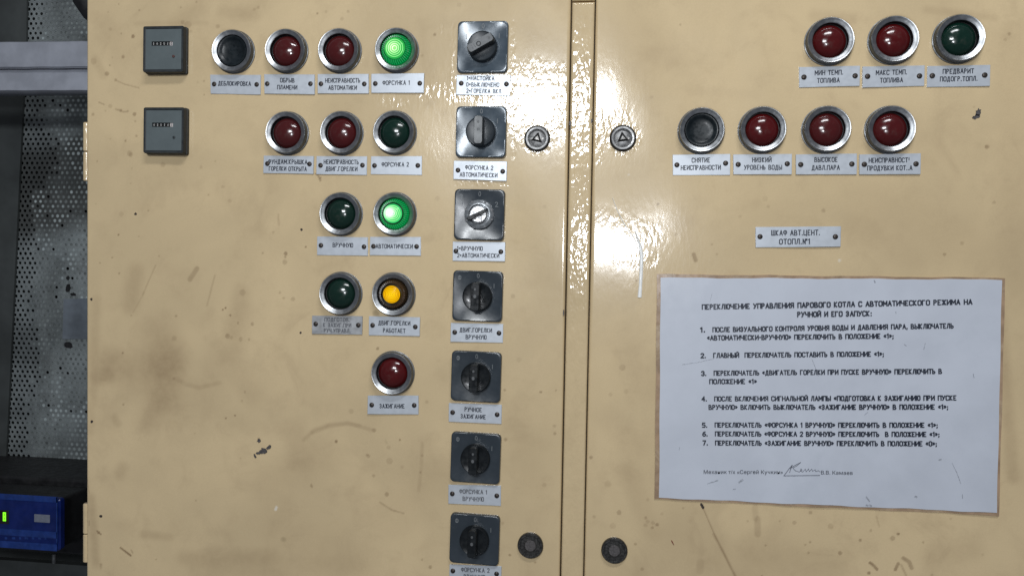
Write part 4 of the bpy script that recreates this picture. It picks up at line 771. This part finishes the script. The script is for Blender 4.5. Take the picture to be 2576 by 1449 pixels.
for s, x0, y0, x1, y1, k in TX:
    t = MB()
    if s[-1].islower() or s[-2].islower(): write(t, s, NL(x0, y0, -.0018), NL(x1, y1, -.0018), 10.2 * sc0 * .93 * k, YT - .00012, thick=0.0)
    else: engrave(t, s, NL(x0, y0, -.0018), NL(x1, y1, -.0018), 10.2 * sc0 * k, YT - .00012, w=1.6, gap=1.75)
    obj('text_line', t, M['ink'], nt_, angle=0)
def pen(pts, w, name, m_):
    t = MB(); q = [NL(a, b_, -.0018) for a, b_ in pts]
    scratch(t, [(u * 1000, w_ * 1000) for u, w_ in q], w * sc0 * 1000, YT - .0001); return obj(name, t, m_, nt_, angle=0)
pen([(1971.5, 1196), (2061.5, 1195)], 1.6, 'signature_line', M['pencil'])
sg = [K4(a, b_) for a, b_ in ((925, 604), (938, 588), (958, 560), (980, 535), (970, 560), (962, 585))]
pen(sg, 1.5, 'signature', M['pencil'])
pen([K4(a, b_) for a, b_ in ((968, 556), (1000, 535), (1038, 516), (1010, 540), (985, 553), (1000, 572), (1030, 582))], 1.2, 'signature', M['pencil'])
pen([K4(a, b_) for a, b_ in ((1032, 578), (1048, 568), (1040, 560), (1036, 574), (1052, 582), (1070, 562), (1076, 580), (1092, 560), (1098, 578), (1114, 562), (1120, 576), (1138, 566), (1142, 578), (1160, 572), (1172, 582))], 1.1, 'signature', M['pencil'])
for pts, w in (([(615, 650), (640, 635)], 4), ([(400, 660), (470, 638)], 1.6), ([(1990, 497), (2003, 495)], 2.6), ([(2180 - 690, 752), (1512, 782)], 2.6), ([(1490, 808), (1500, 812)], 3), ([(1512, 808), (1524, 814)], 3), ([(1825, 748), (1838, 752)], 2.4),
               ([(2150, 735), (2152, 762)], 1.2), ([(2080, 520), (2110, 580), (2140, 660)], .7), ([(205, 410), (204, 430)], .8), ([(575, 700), (590, 698)], 1.5), ([(1500, 170), (1480, 186)], 1.2)):
    pen([K4(*q) for q in pts], w, 'smudge', M['smear'])
def K3(X, Y): return ((2350 + X / 1.901) / 1.438, (960 + Y / 1.901) / 1.438)
for pts, w in (([(1545, 104), (1550, 116)], 2.2), ([(225, 680), (330, 665), (440, 640)], .7), ([(1115, 640), (1135, 690), (1160, 760)], .8), ([(1895, 535), (1885, 575)], 1.3), ([(1750, 540), (1765, 552)], 1.2), ([(1692, 318), (1694, 330)], 1.2), ([(2225, 745), (2230, 770)], 1.2), ([(430, 190), (415, 250)], .7)):
    pen([K3(*q) for q in pts], w, 'smudge', M['smear'])

# ------------------------------------------------------------------ behind the cabinet: perforated sheet, beam, hose, charger
M['galv'] = simple('dirty_galvanised_sheet', (0.22, 0.245, 0.25), 0.45, 0.2, 0.55, 7, 0.0003, 60, dirt=(0.058, 0.052, 0.044))
M['beam'] = simple('grey_painted_steel', (0.28, 0.295, 0.34), 0.45, 0, 0.16, 22, 0.0003, 60, dirt=(0.22, 0.23, 0.265))
M['dark_wall'] = simple('dark_grey_bulkhead', (0.050, 0.056, 0.056), 0.5, 0, 0.4, 7, 0.0004, 40)
M['plug'] = simple('pale_hole_filling', (0.29, 0.33, 0.335), 0.4, 0, 0.6, 25)
M['rubber'] = simple('black_rubber', (0.010, 0.010, 0.011), 0.5, 0, 0.3)
M['blue'] = simple('blue_enamel', (0.0025, 0.012, 0.10), 0.38, 0, 0.25, 40, 0.0001, 200)
M['blue_edge'] = simple('light_blue_line', (0.010, 0.034, 0.17), 0.4, 0, 0.3, 80)
M['grey_label'] = simple('grey_label', (0.15, 0.165, 0.21), 0.5, 0, 0.15, 200)
YP = 0.34
pa = [at(70, -40, YP), at(11, 1260, YP)]          # slanting outer edge of the sheet
pr = thing('perforated_sheet', at(70, 1200, YP), 'dirty galvanised perforated metal sheet behind the cabinet and the painted beam', 'perforated sheet')
PO = Vector(pr.location)
def holes():
    pitch, R = 0.0084, 0.0024; dz = pitch * .866
    dirv = (pa[1] - pa[0]); Ln = dirv.length; ez = -dirv / Ln; ex = Vector((1, 0, 0))
    rows = int(Ln / dz) + 2; cols = 24
    v = []; f = []; plug = MB(); dull = MB(); rr = random.Random(4)
    for j in range(rows):
        for k in range(cols):
            off = pitch * .5 if j % 2 else 0
            cx = .004 + k * pitch + off; cz = j * dz
            c = pa[1] + ex * cx + ez * cz - PO
            n0 = len(v)
            hexa = [(math.radians(30 + 60 * q)) for q in range(6)]
            for a in hexa: v.append(tuple(c + Vector((pitch / math.sqrt(3) * math.cos(a) * 1.0005, 0, pitch / math.sqrt(3) * math.sin(a) * 1.0005))))
            ang = [math.radians(30 * q + 30) for q in range(12)]
            Rj = R * rr.uniform(.9, 1.08)
            for a in ang: v.append(tuple(c + Vector((Rj * math.cos(a), 0, Rj * math.sin(a)))))
            for a in ang: v.append(tuple(c + Vector((Rj * math.cos(a), .0012, Rj * math.sin(a)))))
            for q in range(6):
                o0, o1 = n0 + q, n0 + (q + 1) % 6; i0, i1, i2 = n0 + 6 + 2 * q, n0 + 6 + (2 * q + 1) % 12, n0 + 6 + (2 * q + 2) % 12
                f.append((o0, o1, i1)); f.append((o0, i1, i0)); f.append((o1, i2, i1))
            for q in range(12): f.append((n0 + 6 + q, n0 + 6 + (q + 1) % 12, n0 + 18 + (q + 1) % 12, n0 + 18 + q))
            # filled holes: clusters
            w = math.sin(j * .13 + 1) * .8 + math.sin(j * .31 + k * .4) * .6 + (k - 3.0) * .8 + rr.uniform(-.9, .9)
            if rr.random() < .03: w = -1
            if (w > .2 or j < 6) and not (69 < j < 79 and k < 9 and w < 2.2):
                pale = math.sin(j * .21 + k * .35) + math.sin(j * .071 + 2.0) * .8 + rr.uniform(-1, 1) + (k - 8) * .09 > .45
                yy = rr.choice((.0003, .0006, .0009)); yy = .0004 if pale else yy
                (plug if pale else dull).add([tuple(c + Vector((Rj * .99 * math.cos(a), yy, Rj * .99 * math.sin(a)))) for a in ang], [tuple(range(12))])
    mb = MB(); mb.v = v; mb.f = f; return mb, plug, dull
hb, pg, dg_ = holes()
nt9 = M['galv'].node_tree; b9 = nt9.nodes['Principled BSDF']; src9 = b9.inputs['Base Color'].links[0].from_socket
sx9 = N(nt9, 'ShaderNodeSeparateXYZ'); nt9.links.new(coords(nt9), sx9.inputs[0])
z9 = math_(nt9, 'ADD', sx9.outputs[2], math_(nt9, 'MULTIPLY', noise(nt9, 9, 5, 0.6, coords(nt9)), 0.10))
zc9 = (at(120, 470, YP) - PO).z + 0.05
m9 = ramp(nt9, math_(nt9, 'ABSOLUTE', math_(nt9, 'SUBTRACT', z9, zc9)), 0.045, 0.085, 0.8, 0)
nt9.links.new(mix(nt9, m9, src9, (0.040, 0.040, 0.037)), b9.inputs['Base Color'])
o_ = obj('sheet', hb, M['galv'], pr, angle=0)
o_ = obj('hole_filling', pg, M['plug'], pr, angle=0); o_['kind'] = 'stuff'
o_ = obj('clogged_hole', dg_, simple('grime_filled_hole', (0.16, 0.18, 0.18), 0.5, 0, 0.6, 60, dirt=(0.26, 0.29, 0.29)), pr, angle=0); o_['kind'] = 'stuff'
q = [at(160, 752, YP - .001), at(240, 750, YP - .001), at(240, 852, YP - .001), at(157, 853, YP - .001)]
obj('patch', MB().layers([[tuple(p_ - PO + Vector((0, .001, 0))) for p_ in q], [tuple(p_ - PO) for p_ in q]]), simple('pale_grey_patch', (0.13, 0.15, 0.175), .45, 0, .35, 20), pr)
for i_, (x, y, rx, ry) in enumerate(((172, 725, 9, 12), (185, 741, 10, 4), (172, 868, 12, 9), (170, 700, 6, 8), (185, 738, 3, 3))):
    rr = random.Random(i_ + 90); c = at(x, y, YP - .0004) - PO; pts = []
    for k in range(12):
        a = 2 * math.pi * k / 12; g = rr.uniform(.6, 1.2) * .00056; pts.append((c.x + rx * g * math.cos(a), c.y, c.z + ry * g * math.sin(a)))
    obj('grease_mark', MB().layers([[(u, v_ + .0004, w) for u, v_, w in pts], pts]), M['rubber'], pr)
# bulkhead behind
bw = MB().box(at(-700, 0, YP + .03).x, at(900, 0, YP + .03).x, YP + .03, YP + .06, at(0, 2100, YP).z, at(0, -600, YP).z)
tag(obj('back_wall', bw, M['dark_wall']), kind='structure')
# flat casing left of the sheet
cs = thing('casing_panel', at(30, 1200, YP - .004), 'dark grey flat casing beside the perforated sheet', 'panel')
q = [at(-300, -200, YP - .004), at(70, -200, YP - .004), at(66, 97, YP - .004), at(47, 480, YP - .004), at(13, 1190, YP - .004), at(-300, 1190, YP - .004)]
obj('casing', MB().layers([[tuple(p_ - Vector(cs.location) + Vector((0, .0036, 0))) for p_ in q], [tuple(p_ - Vector(cs.location)) for p_ in q], ]), M['dark_wall'], cs, angle=20)
# beam: upright flange above a sloped lower flange
YB = 0.20
bm_ = thing('steel_beam', at(100, 232, YB), 'pale grey painted horizontal steel beam running behind the cabinet', 'beam')
BO = Vector(bm_.location)
x0, x1 = at(-500, 160, YB).x, at(420, 160, YB).x
def zz(y, Y): return at(100, y, Y).z
prof = [(YB + .05, zz(97, YB) + .0), (YB + .002, zz(98.5, YB)), (YB, zz(101, YB)), (YB, zz(163, YB)), (YB + .0025, zz(164.6, YB)), (YB + .0025, zz(166.2, YB)), (YB + .008, zz(167.4, YB + .008)), (YB + .002, zz(222, YB + .002)), (YB + .008, zz(231, YB + .008)), (YB + .020, zz(235, YB + .02)), (YB + .09, zz(238, YB + .09))]
NXB = 40; v = []; f = []
for k in range(NXB + 1):
    xx = x0 + (x1 - x0) * k / NXB; sag = -.0022 * (xx - x0) / (x1 - x0) * 2 + .0006 * math.sin(k * 1.7) * .3
    for a, b_ in prof: v.append((xx - BO.x, a - BO.y, b_ - BO.z + sag))
n = len(prof)
for k in range(NXB):
    for j in range(n - 1): f.append((k * n + j, (k + 1) * n + j, (k + 1) * n + j + 1, k * n + j + 1))
upper = [t for t in f if t[0] % n < 4]; lower = [t for t in f if t[0] % n >= 4]
mb = MB(); mb.v = v; mb.f = upper; obj('flange', mb, M['beam'], bm_, angle=40)
mb = MB(); mb.v = v; mb.f = lower; obj('web', mb, M['beam'], bm_, angle=40)
# hose end at the top
hs = thing('rubber_hose', at(200, 10, .2), 'black rubber hose bend showing at the top edge against the perforated sheet', 'hose')
ho = Vector(hs.location); path = [at(262, 52, .2), at(232, 30, .2), at(212, 2, .2), at(208, -40, .2), at(225, -100, .2), at(260, -180, .2)]
loops = []
for k, p_ in enumerate(path):
    d = (path[min(k + 1, 5)] - path[max(k - 1, 0)]).normalized(); a1 = d.cross(Vector((0, 1, 0))).normalized(); a2 = Vector((0, 1, 0))
    loops.append([tuple(p_ - ho + (a1 * math.cos(a) + a2 * math.sin(a)) * .0135) for a in np.linspace(0, 2 * math.pi, 20, endpoint=False)])
obj('hose', MB().layers(loops, True, True), M['rubber'], hs, angle=50)
# charger
YC = 0.17
ch = thing('battery_charger', at(75, 1385, YC), 'blue electronic unit with a glowing green digit, beside the lower hinge', 'electronic unit')
HO = Vector(ch.location)
def lc(x, y, Y=YC): return at(x, y, Y) - HO
def cbox(name, xa, ya, xb, yb, y0, y1, m_, par=ch, r=.003):
    a, b_ = lc(xa, ya, y0), lc(xb, yb, y0); w, h = abs(b_.x - a.x), abs(a.z - b_.z); cx_, cz_ = (a.x + b_.x) / 2, (a.z + b_.z) / 2
    yy0, yy1 = y0 - HO.y, y1 - HO.y
    return obj(name, MB().layers([rrect(w, h, r, yy1, 4, cx_, cz_), rrect(w, h, r, yy0 + r * .4, 4, cx_, cz_), rrect(w - r * .7, h - r * .7, r * .7, yy0, 4, cx_, cz_)]), m_, par, angle=40)
cbox('case', -160, 1236.5, 151, 1386, YC, YC + .008, M['blue'], r=.004)
cbox('body', -160, 1239, 148, 1384, YC + .008, YC + .06, M['rubber'], r=.004)
fr = cbox('front_panel', -150, 1246, 144, 1370, YC - .0015, YC, M['blue'], r=.002)
for xa, ya, xb, yb in ((-150, 1246.5, 144, 1249.5), (-150, 1335, 143, 1338), (-150, 1366, 143, 1369), (141, 1249.6, 144, 1365.8)):
    cbox('trim_line', xa, ya, xb, yb, YC - .0019, YC - .0012, M['blue_edge'], r=.0004)
cbox('label_field', 85.5, 1292.6, 125, 1315, YC - .0021, YC - .001, M['grey_label'], r=.0008)
cbox('display_window', -40, 1280, 22, 1318, YC - .0019, YC - .001, M['rubber'], r=.0006)
m_, nt2, b2 = mat('green_display_segment'); b2.inputs['Emission Color'].default_value = (0.22, 1.0, 0.02, 1); b2.inputs['Emission Strength'].default_value = 1.6; b2.inputs['Base Color'].default_value = (0.02, 0.1, 0.0, 1)
sg = MB(); c0 = lc(11, 1299, YC - .0023)
H_ = 4.9; W_ = 1.3
for s_ in ([(-W_, .5), (-W_, H_)], [(-W_, H_), (W_, H_)], [(W_, H_), (W_, .5)], [(-W_, 0), (W_, 0)], [(-W_, -.5), (-W_, -H_)], [(W_, -.5), (W_, -H_)], [(-W_, -H_), (W_, -H_)]):
    scratch(sg, [(u + c0.x * 1000, w + c0.z * 1000) for u, w in s_], 1.7, c0.y)
obj('digit', sg, m_, ch, angle=0)
bt = MB()
for k, (x, wd) in enumerate(((12, 6), (30, 8), (48, 5), (62, 9), (80, 6), (96, 7), (112, 5))):
    a, b_ = lc(x, 1350, YC - .0017), lc(x + wd, 1356, YC - .0017); bt.box(a.x, b_.x, a.y, a.y + .0006, b_.z, a.z)
obj('printed_symbols', bt, M['blue_edge'], ch, angle=0)['kind'] = 'stuff'
bh = thing('black_housing', at(180, 1340, .22), 'black box housing behind the blue unit and next to the lower hinge', 'housing')
HO2 = Vector(bh.location); a, b_ = at(-260, 1181, .24), at(330, 1392, .24); a.z = at(150, 1205, .24).z; b_.z = at(150, 1392, .24).z
obj('housing', MB().layers([rrect(b_.x - a.x, a.z - b_.z, .006, y_, 4, (a.x + b_.x) / 2 - HO2.x, (a.z + b_.z) / 2 - HO2.z) for y_ in (.34 - HO2.y, .243 - HO2.y)] + [rrect(b_.x - a.x - .006, a.z - b_.z - .006, .005, .24 - HO2.y, 4, (a.x + b_.x) / 2 - HO2.x, (a.z + b_.z) / 2 - HO2.z)]), M['rubber'], bh)
c = at(136, 1404, .2)
cl = thing('bracket_stud', (c.x, c.y, c.z), 'small bright steel stud below the blue unit', 'stud')
z_ = MB(); lo = []
for zq in (.006, -.006): lo.append([(.0026 * math.cos(a), .0026 * math.sin(a), zq) for a in np.linspace(0, 2 * math.pi, 14, endpoint=False)])
obj('stud', z_.layers(lo, True, True), M['steel_dark'], cl)
lg = thing('floor_bracket', at(60, 1449, .3), 'dark grey bracket plate below the blue unit', 'bracket')
g0, g1 = at(-200, 1393, .30), at(320, 1640, .30); LO = Vector(lg.location)
obj('bracket_plate', MB().box(g0.x - LO.x, g1.x - LO.x, 0, .01, g1.z - LO.z, g0.z - LO.z), M['dark_wall'], lg, angle=0)
